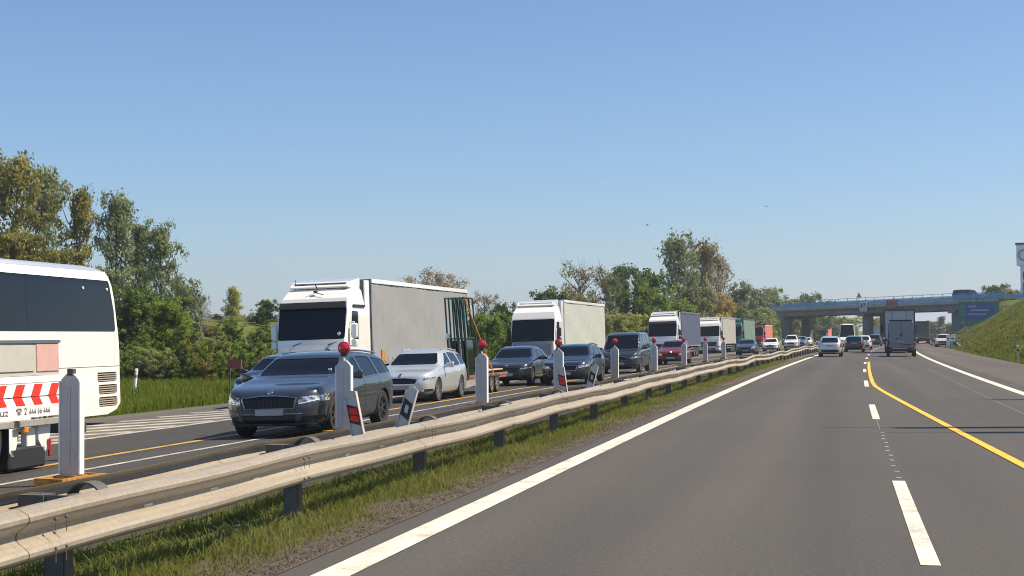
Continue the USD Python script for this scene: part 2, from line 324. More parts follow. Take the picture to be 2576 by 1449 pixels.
# markings
obj('edge_line', ribbon(-3.325, -3.075, -50, 700, 3, .004), WHITEL, road)
obj('edge_line', ribbon(4.28, 4.53, -50, 700, 3, .004), WHITEL, road)
Z1 = 5890 / (1422 - 843.0); s_d = (Z1 + .57 * math.sin(PSI)) / math.cos(PSI)
for k in range(-2, 26):
    a0 = s_d + 18 * k
    obj('lane_dash', ribbon(.568 - .065, .568 + .065, a0, a0 + 6, 2, .004), WHITEL, road)
studs = []
for k in range(11):
    s0 = s_d + 6.35 + k * .78; x, y = rd(.575 + .012 * math.sin(k * 2.1), s0)
    c = trimesh.creation.cylinder(.028, .006, sections=8); c.apply_translation((x, y, .004)); studs.append(c)
for c in studs: obj('stud', c, WHITEL, road)
obj('seam', ribbon(.562, .574, s_d + 15, s_d + 17.9, 1, .003), plain('joint_seal', (.2, .19, .17), .7), road)
obj('seam', ribbon(3.32, 3.34, 8, 70, 3, .003), plain('joint_seal', (.2, .19, .17), .7), road)
yl = [(3.35, 2), (2.62, 9)] + [(0.80 + (46 - s) ** 1.0 * .0452, s) for s in np.arange(14, 42, 3)] + [(.92, 43.5), (.80, 47), (.765, 51), (.76, 60), (.76, 72), (.76, 89)]
obj('yellow_line', path_strip(yl, .125, .008), YELLOWL, road)
obj('edge_line', ribbon(-9.98, -9.86, -50, 600, 3, .004), WHITEF, left)
obj('yellow_line', ribbon(-11.05, -10.9, -50, 600, 3, .004), YELLOWW, left)
obj('edge_line', ribbon(-13.9, -13.68, -50, 700, 3, .004), WHITEF, left)
rng = random.Random(5)
for k in range(34):          # hatching of the gore between carriageway and slip road
    s0 = 14 + k * 2.0
    obj('hatch_stripe', path_strip([(-13.95, s0 + 2.6), (-15.3, s0 + .9), (-16.6, s0 - .7)], .34, .005), WHITEF, slip)

def blades(n, region, h0, h1, w, seed, lean=.5, clump=.35):
    """grass blades: two-segment tapering strips; region(rng, n) -> t, s, height factor"""
    g = np.random.default_rng(seed); t, s, hf = region(g, n)
    x, y = rd(t, s); z = np.where(((t > -18.6) & (t < -5.7)), zr(t), zter(t, s)) - .03
    n = len(t); h = (h0 + (h1 - h0) * g.random(n) ** 1.6) * hf
    a = g.random(n) * 2 * PI; la = g.random(n) * 2 * PI; ll = h * lean * g.random(n)
    wx, wy = np.cos(a) * w / 2 * (.6 + .8 * g.random(n)), np.sin(a) * w / 2
    p = np.stack([x, y, z], -1); dx = np.stack([wx, wy, 0 * wx], -1)
    mid = p + np.stack([np.cos(la) * ll * .35, np.sin(la) * ll * .35, h * .6], -1); top = p + np.stack([np.cos(la) * ll, np.sin(la) * ll, h * (1 - .3 * lean * g.random(n))], -1)
    v = np.stack([p - dx, p + dx, mid + dx * .7, mid - dx * .7, top], 1).reshape(-1, 3); b = np.arange(n) * 5
    return trimesh.Trimesh(v, np.vstack([np.c_[b, b + 1, b + 2], np.c_[b, b + 2, b + 3], np.c_[b + 3, b + 2, b + 4]]), process=False)
def reg_median(g, n):
    s = 7 + (95 - 7) * g.random(n) ** 1.7; t = -5.5 + 1.86 * g.random(n)
    d = meshkit.fbm(np.stack([t * 1.6, s * .8, 0 * s], -1), 3, 3)
    keep = g.random(n) < np.clip((d - .27) * 5, .06, 1) * np.clip((-3.60 - t) / .4, 0.03, 1)
    return t[keep], s[keep], (.45 + .9 * d[keep]) * np.clip((-3.48 - t[keep]) / .8, .35, 1)
obj('verge_grass', blades(150000, reg_median, .05, .24, .010, 11, 1.1), GRASSDRY, kind='stuff', label='tufted green grass growing along the strip under the steel guardrail', cat='grass')
def reg_left(g, n):
    s = 22 + 85 * g.random(n) ** 1.3; t = -18.75 - 18 * g.random(n) ** 1.2
    return t, s, .55 + .8 * meshkit.fbm(np.stack([t * .5, s * .5, 0 * s], -1), 3, 8)
obj('meadow_grass', blades(150000, reg_left, .18, .5, .03, 12, .6), GRASS, kind='stuff', label='tall bright green meadow grass between the slip road and the wooded bank', cat='grass')
def reg_right(g, n):
    s = 48 + 160 * g.random(n); t = 8.5 + 11.5 * g.random(n)
    d = meshkit.fbm(np.stack([t * .9, s * .11, 0 * s], -1), 3, 6)
    return t, s, .1 + 2.6 * np.clip(d - .22, .02, 1) * np.clip((t - 8.3) / 1.2, .3, 1)
obj('embankment_grass', blades(120000, reg_right, .15, .55, .06, 13, .8), leafmat('embankment_blades', (.14, .16, .025), (.62, .60, .15), .5), kind='stuff', label='long yellow green grass on the embankment to the right of the hard shoulder', cat='grass')
# grit between grass and asphalt: one sheet plus loose stones
obj('roadside_grit', ribbon(-4.4, -3.56, -20, 300, 2, .004, nt=3), GRIT, kind='structure')
g = np.random.default_rng(4); n = 9000
t = -4.2 + .62 * g.random(n) ** .8; s = 7 + 40 * g.random(n) ** 1.8; x, y = rd(t, s); r = .004 + .010 * g.random(n) ** 2.5
base = np.array([[1, 0, 0], [-1, 0, 0], [0, 1, 0], [0, -1, 0], [0, 0, 1], [0, 0, -1.0]]); bf = np.array([[0, 2, 4], [2, 1, 4], [1, 3, 4], [3, 0, 4], [2, 0, 5], [1, 2, 5], [3, 1, 5], [0, 3, 5]])
v = (base[None] * r[:, None, None] * (.6 + .8 * g.random((n, 6, 3))) + np.stack([x, y, zr(t) + .006], -1)[:, None]).reshape(-1, 3)
obj('loose_stones', trimesh.Trimesh(v, (bf[None] + (np.arange(n) * 6)[:, None, None]).reshape(-1, 3), process=False), GRIT, kind='stuff', label='loose grey brown grit and stones beside the white edge line', cat='gravel')

# ------------------------------------------------------------------ guardrail between the carriageways
WP = np.array([(0, -.155), (.02, -.150), (.052, -.134), (.074, -.122), (.083, -.108), (.083, -.086), (.076, -.073), (.062, -.062), (.022, -.034), (.008, -.018), (.004, 0), (.008, .018), (.022, .034), (.062, .062), (.076, .073), (.083, .086), (.083, .108), (.074, .122), (.052, .134), (.02, .150), (0, .155)])
def wav(s):
    s = np.asarray(s, float)
    return .012 * np.sin(s * .55 + 1) + .006 * np.sin(s * 1.7) + sst(50, 75, s) * (.05 * np.sin(s * .16 + 1.1) + .035 * np.sin(s * .37)) - .10 * np.exp(-((s - 83) / 9) ** 2)
def wbeam(s0, s1, t0, sgn, zc=.47, n=8, off=0.0):
    sv = np.linspace(s0, s1, n + 1)
    prof = np.vstack([WP, (WP - [.004, 0])[::-1]]); k = len(prof); vs = []
    for s in sv:
        x, y = rd(t0 + sgn * (prof[:, 0] + off) + .25 * float(wav(s * 1.3 + 7)), s)
        vs.append(np.c_[x, y, prof[:, 1] + zc + float(wav(s))])
    v = np.vstack(vs); f = []
    for q in range(n):
        for p in range(k):
            p2 = (p + 1) % k; a, b, c, d = q * k + p, q * k + p2, (q + 1) * k + p2, (q + 1) * k + p
            f += [[a, b, c], [a, c, d]] if sgn > 0 else [[a, c, b], [a, d, c]]
    return trimesh.Trimesh(v, np.array(f), process=False)
gr = xform('guardrail', Gf.Matrix4d(1.0), 'long dusty beige double steel guardrail with wavy beams beside the left lane', 'guardrail')
P0 = (13.1 - 4.45 * math.sin(PSI)) / math.cos(PSI)
for k in range(-4, 62):
    s0 = P0 + 4.0 * k - .9; n = 8 if k < 14 else 4; o = .0045 * (k % 2)
    obj('beam', wbeam(s0, s0 + 4.28, -4.335, 1, n=n, off=o), STEEL, gr, smooth=28)
    obj('beam', wbeam(s0, s0 + 4.28, -4.80, -1, n=n, off=o), STEEL, gr, smooth=28)
SLOTLIT = plain('slot_light', (.7, .68, .62), .35, .4)  # bright plates painted as the light seen through the beam slots
for k in range(-3, 62):
    s0 = P0 + 4.0 * k; w = float(wav(s0))
    def loc(ms, s=s0):
        th = KAP * max(s, 0); x, y = rd(0, s); m = cat_(ms); m.apply_transform(trimesh.transformations.rotation_matrix(-th, (0, 0, 1))); m.apply_translation((float(x), float(y), 0)); return m
    dt = .25 * float(wav(s0 * 1.3 + 7))
    obj('post', loc([bx(-4.63, -4.50, -.06, -.053, -.3, .60 + w), bx(-4.63, -4.623, -.06, .05, -.3, .60 + w), bx(-4.507, -4.50, -.06, .05, -.3, .60 + w)]), POSTM, gr)
    obj('spacer', loc([bx(-4.50, -4.34 + dt, -.075, .075, .36 + w, .60 + w)]) if k < 30 else loc([bx(-4.50, -4.34, -.05, .05, .4 + w, .6 + w)]), POSTM, gr)
    obj('spacer', loc([bx(-4.79 + dt, -4.63, -.075, .075, .36 + w, .60 + w)]), POSTM, gr)
    if k < 16:
        arc = trimesh.creation.annulus(.115, .125, .14, segment=[[0, 0, -.07], [0, 0, .07]], sections=20)
        arc.apply_transform(trimesh.transformations.rotation_matrix(PI / 2, (1, 0, 0))); arc.apply_translation((-4.56, .36, .52 + w)); obj('bracket_ring', loc([arc]), POSTM, gr, smooth=40)
        bolts = []
        for dz in (-.08, .08):
            for q in (-.62, -.50):
                c = trimesh.creation.icosphere(1, .011); c.apply_translation((-4.335 + .088 + dt, q, .47 + dz + w - .02)); bolts.append(c)
                bolts.append(bx(-4.247 + dt, -4.2445 + dt, q - .003, q + .003, .47 + dz + w - .1, .47 + dz + w - .04))
        obj('bolts', loc(bolts), POSTM, gr, kind='stuff')
        for q in (.7, 1.75, 2.55):
            obj('slot_light_plate', loc([bx(-4.322 + dt, -4.318 + dt, q - .06, q + .06, .458 + w, .474 + w)]), SLOTLIT, gr)

# ------------------------------------------------------------------ beacon boards with red lamps on the far shoulder of the rail
def board_shape(w, h, r):
    return Polygon([(-w / 2, 0), (w / 2, 0), (w / 2, h - r), (w / 2 - .02, h - .06), (w * .18, h), (-w * .18, h), (-w / 2 + .02, h - .06), (-w / 2, h - r)])
def beacon_board(lamp, base=True):
    ps = []
    sh = front([(a, b) for a, b in board_shape(.27, 1.20, .09).exterior.coords[:-1]], -.03, .03)
    ps.append(('panel', sh, BOARDG, False, ''))
    for sg in (-1, 1): ps.append(('rim_edge', rbx(-.045, .045, sg * .142 - .012, sg * .142 + .012, .02, 1.11, .006), BOARDW, False, ''))
    ps.append(('stem', tube((0, 0, 1.15), (0, 0, 1.32), .022) if lamp else rbx(-.03, .03, -.045, .045, 1.17, 1.26, .006), BOARDW if lamp else POSTM, lamp, ''))
    ps.append(('rib', mbx(-.036, .036, -.008, .008, .1, 1.05), BOARDG, False, ''))
    if lamp:
        a = trimesh.creation.icosphere(3, .1); a.apply_scale((.72, 1, 1)); a.apply_translation((0, 0, 1.42)); ps.append(('lamp_lens', a, REDLENS, True, ''))
        r = trimesh.creation.annulus(.092, .112, .05, sections=24); r.apply_transform(trimesh.transformations.rotation_matrix(PI / 2, (0, 1, 0))); r.apply_translation((0, 0, 1.42)); ps.append(('lamp_ring', r, REDLENS, True, ''))
        ps.append(('lamp_battery', rbx(-.04, .04, -.05, .05, 1.27, 1.34, .01), BLACK, False, ''))
    if base:
        ps.append(('foot_plate', cat_([bx(-.42, .42, -.2, -.14, -.09, 0), bx(-.42, .42, .14, .2, -.09, 0), bx(-.42, -.36, -.14, .14, -.09, 0), bx(.36, .42, -.14, .14, -.09, 0), bx(-.12, .12, -.14, .14, -.09, 0.01),
                                        bx(-.26, -.22, -.14, .14, -.09, -.02), bx(.22, .26, -.14, .14, -.09, -.02)]), YELLOWP, False, ''))
    return ps
def emit(path, parts):
    for n, m, mt, sm, sub in parts: obj(n, m, mt, path + (('/' + sub) if sub else ''), smooth=sm)
def boards():
    lab = [(180, 'grey beacon board without lamp on a yellow foot plate, nearest at the left', False), (865, 'grey beacon board with a red lamp in front of the dark grey estate car', True),
           (1211, 'grey beacon board with a red lamp between the glass trailer and the dark hatchback', True), (1404, 'grey beacon board with a red lamp in front of the second white lorry', True),
           (1545, 'grey beacon board with a red lamp in front of the dark people carrier', True), (1644, 'grey beacon board with a red lamp between the people carrier and the red car', True),
           (1719, 'grey beacon board with a red lamp at the right edge of the red car', True), (1773, 'grey beacon board with a red lamp in front of the fourth white lorry', True),
           (1819, 'grey beacon board with a small red lamp left of the dark saloon', True), (1893, 'far white beacon board left of the white car in the queue', False), (1926, 'far white beacon board in front of the white car in the queue', False)]
    protos = {}
    for px, la, lamp in lab:
        (t, s), Z = col(px, -8.42 if px > 200 else -8.85); x, y = rd(t, s); m = rotz_m((float(x), float(y), float(zr(t)) + .11), PI / 2 - KAP * s - .12 + .05 * math.sin(px))
        if lamp in protos: copy_of(protos[lamp], 'beacon_board', m, la, 'beacon board', 'beacon boards along the guardrail')
        else:
            p = xform('beacon_board', m, la, 'beacon board', 'beacon boards along the guardrail'); emit(p, beacon_board(lamp)); protos[lamp] = p
boards()
# small leaning delineators mounted in the rail
def delineator(kind, red):
    w, h = .125, .60
    sh = extr([(-w / 2, 0), (w / 2, 0), (w / 2, h - .05), (0, h + (.0 if red else .01)), (-w / 2, h - .02)], .012)
    A = np.array([[0, 0, 1, -.006], [1, 0, 0, 0], [0, 1, 0, 0]], float)
    ps = [('blade', cat_([sh.transform(A), mbx(-.02, .02, w / 2 - .004, w / 2 + .004, 0, h - .05), mbx(-.02, .02, -w / 2 - .004, -w / 2 + .004, 0, h - .02)]), BOARDG, False, '')]
    z0 = .24
    band = extr([(-w / 2 + .004, z0), (w / 2 - .004, z0 + .05), (w / 2 - .004, z0 + .23), (-w / 2 + .004, z0 + .18)], .004).transform(np.array([[0, 0, 1, -.011], [1, 0, 0, 0], [0, 1, 0, 0]], float))
    ps.append(('black_band', band, BLACK, False, ''))
    if red:
        for a, b in ((.035, .095), (.105, .17)):
            ps.append(('reflector', extr([(-w / 2 + .018, z0 + a), (w / 2 - .018, z0 + a + .03), (w / 2 - .018, z0 + b + .025), (-w / 2 + .018, z0 + b)], .004).transform(np.array([[0, 0, 1, -.015], [1, 0, 0, 0], [0, 1, 0, 0]], float)), REDREF, False, ''))
    else:
        ps.append(('reflector', extr([(-.02, z0 + .07), (.022, z0 + .085), (.022, z0 + .165), (-.02, z0 + .15)], .004).transform(np.array([[0, 0, 1, -.015], [1, 0, 0, 0], [0, 1, 0, 0]], float)), BOARDG, False, ''))
    return ps
for px, red, lean, la in ((908, True, -.19, 'small grey delineator with two red reflectors leaning left in front of the dark grey estate'), (1000, False, .27, 'small grey delineator with a black band leaning right in front of the silver estate'),
                          (1420, True, -.13, 'small grey delineator with red reflector leaning left in front of the black estate'), (1475, False, .27, 'small grey delineator with a dark diamond leaning right in front of the black estate')):
    (t, s), Z = col(px, -4.56); x, y = rd(t, s)
    p = xform('delineator', rotz_m((float(x), float(y), .42), PI / 2 - .15, lean=lean), la, 'delineator', 'leaning delineators in the guardrail'); emit(p, delineator(None, red))
# ------------------------------------------------------------------ vehicles
def place_on(near_px=None, t_side=None, W=1.8, Lg=4.5, tail_px=None, Z=None, dz=0.0):
    """matrix of a vehicle: oncoming (near front corner seen at a photo column on the line t_side) or ahead of us (tail centre at column and depth)"""
    if near_px is not None:
        (t, s), _ = col(near_px, t_side); t -= W / 2; s += Lg / 2; sg = 1
    else:
        t, s = to_road(*ray(tail_px, Z)); s += Lg / 2; sg = -1
    th = KAP * s; tan = np.array([math.sin(th), math.cos(th), 0]); nor = np.array([math.cos(th), -math.sin(th), .028 if t < -5.6 else -.0])
    nor /= np.linalg.norm(nor); x, y = rd(t, s)
    ex, ey = sg * tan, -sg * nor
    return mat4(ex, ey, np.cross(ex, ey), (float(x), float(y), float(zr(t)) + dz))
def pch(pts):
    a = np.array(pts, float); return PchipInterpolator(a[:, 0], a[:, 1])
class Loft:
    """car body: sections along x (nose at 0), each a rounded lower body, a shoulder and a tapering greenhouse"""
    def __init__(s, L, top, bot, belt, hw, tumble=.42, nst=110, nr=26, lean=.035):
        s.L, s.nst, s.nr, s.tumble, s.lean = L, nst, nr, tumble, lean
        s.top, s.bot, s.belt, s.hw = pch(top), pch(bot), pch(belt), pch(hw); s.c = {}
    def I(s, ins):
        k = round(ins, 4)
        if k in s.c: return s.c[k]
        u = np.linspace(0, 1, s.nst); u = .55 * u + .45 * (.5 - .5 * np.cos(PI * u)); rings = []
        for uu in u:
            x0 = uu * s.L; x = ins + uu * (s.L - 2 * ins)
            zt, zb, hw = float(s.top(x0)) - ins, float(s.bot(x0)) + ins, float(s.hw(x0)) - ins
            ze = min(float(s.belt(x0)), zt - .035); sh = hw - s.lean; g = zt - ze; wr = sh - s.tumble * max(g - .08, 0) - .03 * min(g / .2, 1); cr = min(.085, .45 * g)
            b = ze - zb
            P = np.array([(0, zb), (hw * .55, zb), (hw * .86, zb + .015), (hw * .955, zb + .16 * b), (hw - .012, zb + .38 * b), (hw, zb + .62 * b), (hw - .006, zb + .82 * b), (sh, ze),
                          (sh * .5 + wr * .5 + .012 * min(g / .3, 1), ze + (g - cr) * .5), (wr, zt - cr), (wr * .93, zt - cr * .38), (wr * .62, zt - cr * .1), (0, zt)])
            d = np.r_[0, np.cumsum(np.linalg.norm(np.diff(P, axis=0), axis=1) + .004)]
            q = np.r_[np.linspace(0, d[7], s.nr // 2 + 1)[:-1], np.linspace(d[7], d[-1], s.nr - s.nr // 2)]
            Q = np.c_[PchipInterpolator(d, P[:, 0])(q), PchipInterpolator(d, P[:, 1])(q)]; Q[0, 0] = Q[-1, 0] = 0
            full = np.vstack([Q, (Q[1:-1] * [-1, 1])[::-1]]); rings.append(np.c_[np.full(len(full), x), full])
        k2 = len(rings[0]); v = np.vstack(rings + [[rings[0].mean(0)], [rings[-1].mean(0)]]); n = s.nst
        i, j = np.meshgrid(np.arange(n - 1), np.arange(k2), indexing='ij'); i, j = i.ravel(), j.ravel(); j2 = (j + 1) % k2
        a, b_, c, d_ = i * k2 + j, i * k2 + j2, (i + 1) * k2 + j2, (i + 1) * k2 + j
        jj = np.arange(k2); j3 = (jj + 1) % k2
        f = np.vstack([np.c_[a, c, b_], np.c_[a, d_, c], np.c_[jj, j3, 0 * jj + n * k2], np.c_[(n - 1) * k2 + j3, (n - 1) * k2 + jj, 0 * jj + n * k2 + 1]])
        m = m3.Manifold(m3.Mesh(v.astype(np.float32), f.astype(np.uint32)))
        if m.volume() < 0: m = m3.Manifold(m3.Mesh(v.astype(np.float32), f[:, ::-1].astype(np.uint32)))
        s.c[k] = m; return m
def split_lr(m):
    return m ^ mbx(-1, 20, 0, 3, -1, 5), m ^ mbx(-1, 20, -3, 0, -1, 5)
def tyre_rim(r, w, rim_mat, spokes=5, rr=.68, dish=.0):
    pr = np.array([(r * rr, -w * .42), (r * .93, -w * .5), (r * .985, -w * .42), (r, -w * .28), (r, w * .28), (r * .985, w * .42), (r * .93, w * .5), (r * rr, w * .42), (r * rr * .97, 0), (r * rr, -w * .42)])
    t = trimesh.creation.revolve(pr, sections=36)
    t.apply_transform(trimesh.transformations.rotation_matrix(PI / 2, (1, 0, 0)))
    q = r * rr
    rim = [m3.Manifold.revolve(m3.CrossSection([np.array([(q * .9, -w * .4), (q, -w * .4), (q, w * .4), (q * .9, w * .4)])]), 36).rotate((90, 0, 0)), cyl_y(0, 0, q * .22, -w * .34, w * .34, 16)]
    for k in range(spokes):
        a = 2 * PI * k / spokes; sp = m3.Manifold.cube((q * .8, w * .72, q * .17)).translate((q * .14, -w * .36, -q * .085)).rotate((0, math.degrees(a), 0)); rim.append(sp)
    rim.append(cyl_y(0, 0, q * .9, -w * .18, w * .18, 24))
    return t, m3.Manifold.batch_boolean(rim, m3.OpType.Add), rim_mat
def put_wheel(path, off, x, y, r, w, rim_mat, spokes, seed=0):
    t, rim, rm = tyre_rim(r, w, rim_mat, spokes); a = seed * .7
    R = trimesh.transformations.rotation_matrix(a, (0, 1, 0)); t.apply_transform(R); rim = tm(rim); rim.apply_transform(R)
    for m in (t, rim): m.apply_translation((x + off, y, r))
    p = obj('wheel', t, RUBBER, path, smooth=35); obj('rim', rim, rm, p, smooth=30)
def car(name, label, cat, m, sp, body_mat, group, rim=RIM, spokes=5, rear=False, clad=False, rails=None, trim=BLACK, glass=GLASS, doors=None, lampz=None, grille='bar', extra=None, seats=True, plate=True, detail=1.0):
    Lf = Loft(**sp['loft'], nst=int(110 * detail), nr=int(26 * max(.7, detail))); L_ = Lf.L; off = -L_ / 2; I = Lf.I
    path = xform(name, m, label, cat, group)
    def E(n, mesh, mat, parent=None, sm=32):
        mesh = tm(mesh.simplify(5e-4)) if not isinstance(mesh, trimesh.Trimesh) else mesh.copy()
        if len(mesh.faces) == 0: return path
        mesh.apply_translation((off, 0, 0)); return obj(n, mesh, mat, parent or path, smooth=sm)
    xc, xr, xe = sp['cowl'], sp['roof'], sp['tail']          # windscreen foot, roof start, end of greenhouse
    W = float(Lf.hw(L_ / 2)); zf = sp.get('floor', .62)
    body = I(0)
    cav = I(.055) ^ mbx(xc + .02, L_ + 1, -2, 2, zf, 4); body = body - cav
    wells = []
    for xw in sp['wx']:
        for sg in (-1, 1):
            y0, y1 = sorted((sg * (W - .30), sg * (W + .2))); wells.append(cyl_y(xw, sp['wr'], sp['wr'] + .045, y0, y1, 36))
    body = body - m3.Manifold.batch_boolean(wells, m3.OpType.Add)
    wells_u = m3.Manifold.batch_boolean(wells, m3.OpType.Add)
    cuts = []
    def roofline(a, b, d, n=9): return [(x, float(Lf.top(x)) - d) for x in np.linspace(b, a, n)]
    # side panes
    panes = []
    for (x0, x0t, x1, x1t) in sp['panes']:
        lo = [(x0, float(Lf.belt(x0)) + .02), (x1, float(Lf.belt(x1)) + .02)]
        poly = rnd(lo + roofline(x0t, x1t, .095 + .02), .02, 2); panes.append(side([p for p in poly.exterior.coords[:-1]], -2, 2) - mbx(-1, xc - .1, -3, 3, -1, 5))
    for pp in panes: cuts.append(pp)
    zc_, zr_ = float(Lf.top(xc)), float(Lf.top(xr)); wb, wt = sp.get('wsb', W - .17), sp.get('wst', W - .17 - Lf.tumble * (zr_ - zc_) * .9)
    ws = front(list(rnd([(-wb, zc_ + .025), (wb, zc_ + .025), (wt, zr_ - .065), (-wt, zr_ - .065)], .05, 3).exterior.coords)[:-1], xc - .3, xr + .25); cuts.append(ws)
    rwb, rwt, rz0, rz1 = sp['rearwin']; rw = front(list(rnd([(-rwb, rz0), (rwb, rz0), (rwt, rz1), (-rwt, rz1)], .05, 3).exterior.coords)[:-1], xe - .1, L_ + .2); cuts.append(rw)
    allc = m3.Manifold.batch_boolean(cuts, m3.OpType.Add)
    body = body - (allc ^ (I(-.01) - I(.075)))
    shell = I(.008) - I(.015)
    for k, pp in enumerate(panes):
        for h in split_lr(shell ^ pp): E('side_window', h, glass)
    E('windscreen', shell ^ ws, glass); E('rear_window', shell ^ rw, glass)
    # rubber frames round the panes
    # lamps, grille, intakes on the nose; lamps on the tail
    def feature(n, prism, mat, a, b, parent=None, lr=False):
        nonlocal body
        body = body - (prism - I(b))
        pc = (I(a) - I(b + .004)) ^ prism
        if lr: return [E(n, h, mat, parent) for h in split_lr(pc)]
        return E(n, pc, mat, parent)
    for (n, poly, xa, xb, mat, a, b, lr) in sp['features']:
        hs = poly if not lr else None
        if lr:
            pr = front(poly, xa, xb) + front([(-y, z) for y, z in poly][::-1], xa, xb); feature(n, pr, MATOF(mat), a, b, lr=True)
        else: feature(n, front(poly, xa, xb), MATOF(mat), a, b)
    # doors with gaps
    for (x0, x0t, x1, x1t, zb0) in sp['doors']:
        zt0, zt1 = float(Lf.belt(x0)) + .0, float(Lf.belt(x1)) + .0
        big = Polygon([(x0, zb0), (x1, zb0), (x1t, zt1), (x0t, zt0)]); sm_ = big.buffer(-.006, join_style=2)
        for xw in sp['wx']: big = big.difference(Point(xw, sp['wr']).buffer(sp['wr'] + .07)); sm_ = sm_.difference(Point(xw, sp['wr']).buffer(sp['wr'] + .076))
        B, S_ = side(big, -2, 2), side(sm_, -2, 2)
        body = body - (B - I(.02)); d = (I(0) - I(.019)) ^ S_
        for h, sg in zip(split_lr(d), (1, -1)):
            p = E('door', h, body_mat)
            zh = (zt1 + zb0) * .5 + .13; yh = float(Lf.hw(x1)) - .012
            E('handle', rbx(x1 - .27, x1 - .09, sg * yh - .018, sg * yh + .022, zh + .03, zh + .06, .008), body_mat, p)
    E('body', body, body_mat, sm=28)
    E('cabin', cat_([tm(((I(.058) - I(.075)) ^ mbx(xc + .05, L_, -2, 2, zf, 4)) - allc), tm(I(.06) ^ mbx(xc + .03, L_ - .05, -2, 2, zf + .004, zf + .03)), tm((I(.07) ^ mbx(xc, xc + .55, -2, 2, zf, zc_ - .03)))]), INTER)
    if seats:
        for sx in sp.get('seats', (xr - .05, xr + .95)):
            for sy in (-.37, .37):
                E('seat', cat_([rbx(sx, sx + .14, sy - .24, sy + .24, zf, zc_ + .14, .05), rbx(sx + .03, sx + .13, sy - .12, sy + .12, zc_ + .16, zc_ + .34, .04)]), SEATM)
        st = trimesh.creation.torus(.18, .017, 20, 8); st.apply_transform(trimesh.transformations.rotation_matrix(1.2, (0, 1, 0))); st.apply_translation((xc + .62, .37, zc_ - .02)); E('steering_wheel', st, BLACK)
    # mirrors
    xm = sp.get('mirror', xc + .38)
    for sg in (-1, 1):
        yb = float(Lf.hw(xm)) - .05; z = float(Lf.belt(xm)) + .04
        mm = m3.Manifold.batch_hull([m3.Manifold.sphere(.05, 12).translate((xm, sg * (yb + .11), z + .05)), m3.Manifold.sphere(.045, 12).translate((xm + .03, sg * (yb + .26), z + .10)), m3.Manifold.sphere(.045, 12).translate((xm + .03, sg * (yb + .25), z + .02))])
        p = E('wing_mirror', mm + m3.Manifold.batch_hull([m3.Manifold.sphere(.025, 8).translate((xm + .02, sg * yb, z)), m3.Manifold.sphere(.03, 8).translate((xm + .02, sg * (yb + .1), z + .02))]), sp.get('mirror_mat') or body_mat)
        E('mirror_glass', rbx(xm + .066, xm + .078, sg * (yb + .18) - .075, sg * (yb + .18) + .075, z + .015, z + .12, .004), CHROME, p)
    k = 0
    for xw in sp['wx']:
        for sg in (-1, 1):
            put_wheel(path, off, xw, sg * (W - .125), sp['wr'], .215, rim, spokes, k); k += 1
            if clad:
                ring = side(Point(xw, sp['wr']).buffer(sp['wr'] + .095).difference(Point(xw, sp['wr']).buffer(sp['wr'] + .043)).intersection(sbox(-1, .20, 9, 3)), -2, 2) ^ (I(-.012) - I(.01)) ^ mbx(-1, 9, *(sorted((0, sg * 3))), -1, 3)
                E('arch_cladding', ring, trim)
    if rails is not None:
        for sg in (-1, 1):
            xs = np.linspace(xr + .25, xe - .25, 9); yr = lambda x: sg * (W - .035 - Lf.tumble * (float(Lf.top(x)) - float(Lf.belt(x)) - .08) - .03 - .06)
            E('roof_rail', cat_([tube((a, yr(a), float(Lf.top(a)) + .0), (b, yr(b), float(Lf.top(b)) + .0), .018) for a, b in zip(xs[:-1], xs[1:])]), rails)
    if plate:
        if not rear: E('number_plate', rbx(sp.get('plx', -.012), sp.get('plx', -.012) + .03, -.26, .26, sp['plz'] - .055, sp['plz'] + .055, .005), PLATE)
        else: E('number_plate', rbx(L_ + sp.get('plrx', -.05), L_ + sp.get('plrx', -.05) + .06, -.26, .26, sp['plrz'] - .055, sp['plrz'] + .055, .005), PLATE)
    if extra: extra(E, Lf, path)
    return path
def MATOF(m): return m if not isinstance(m, str) else MATS[m]

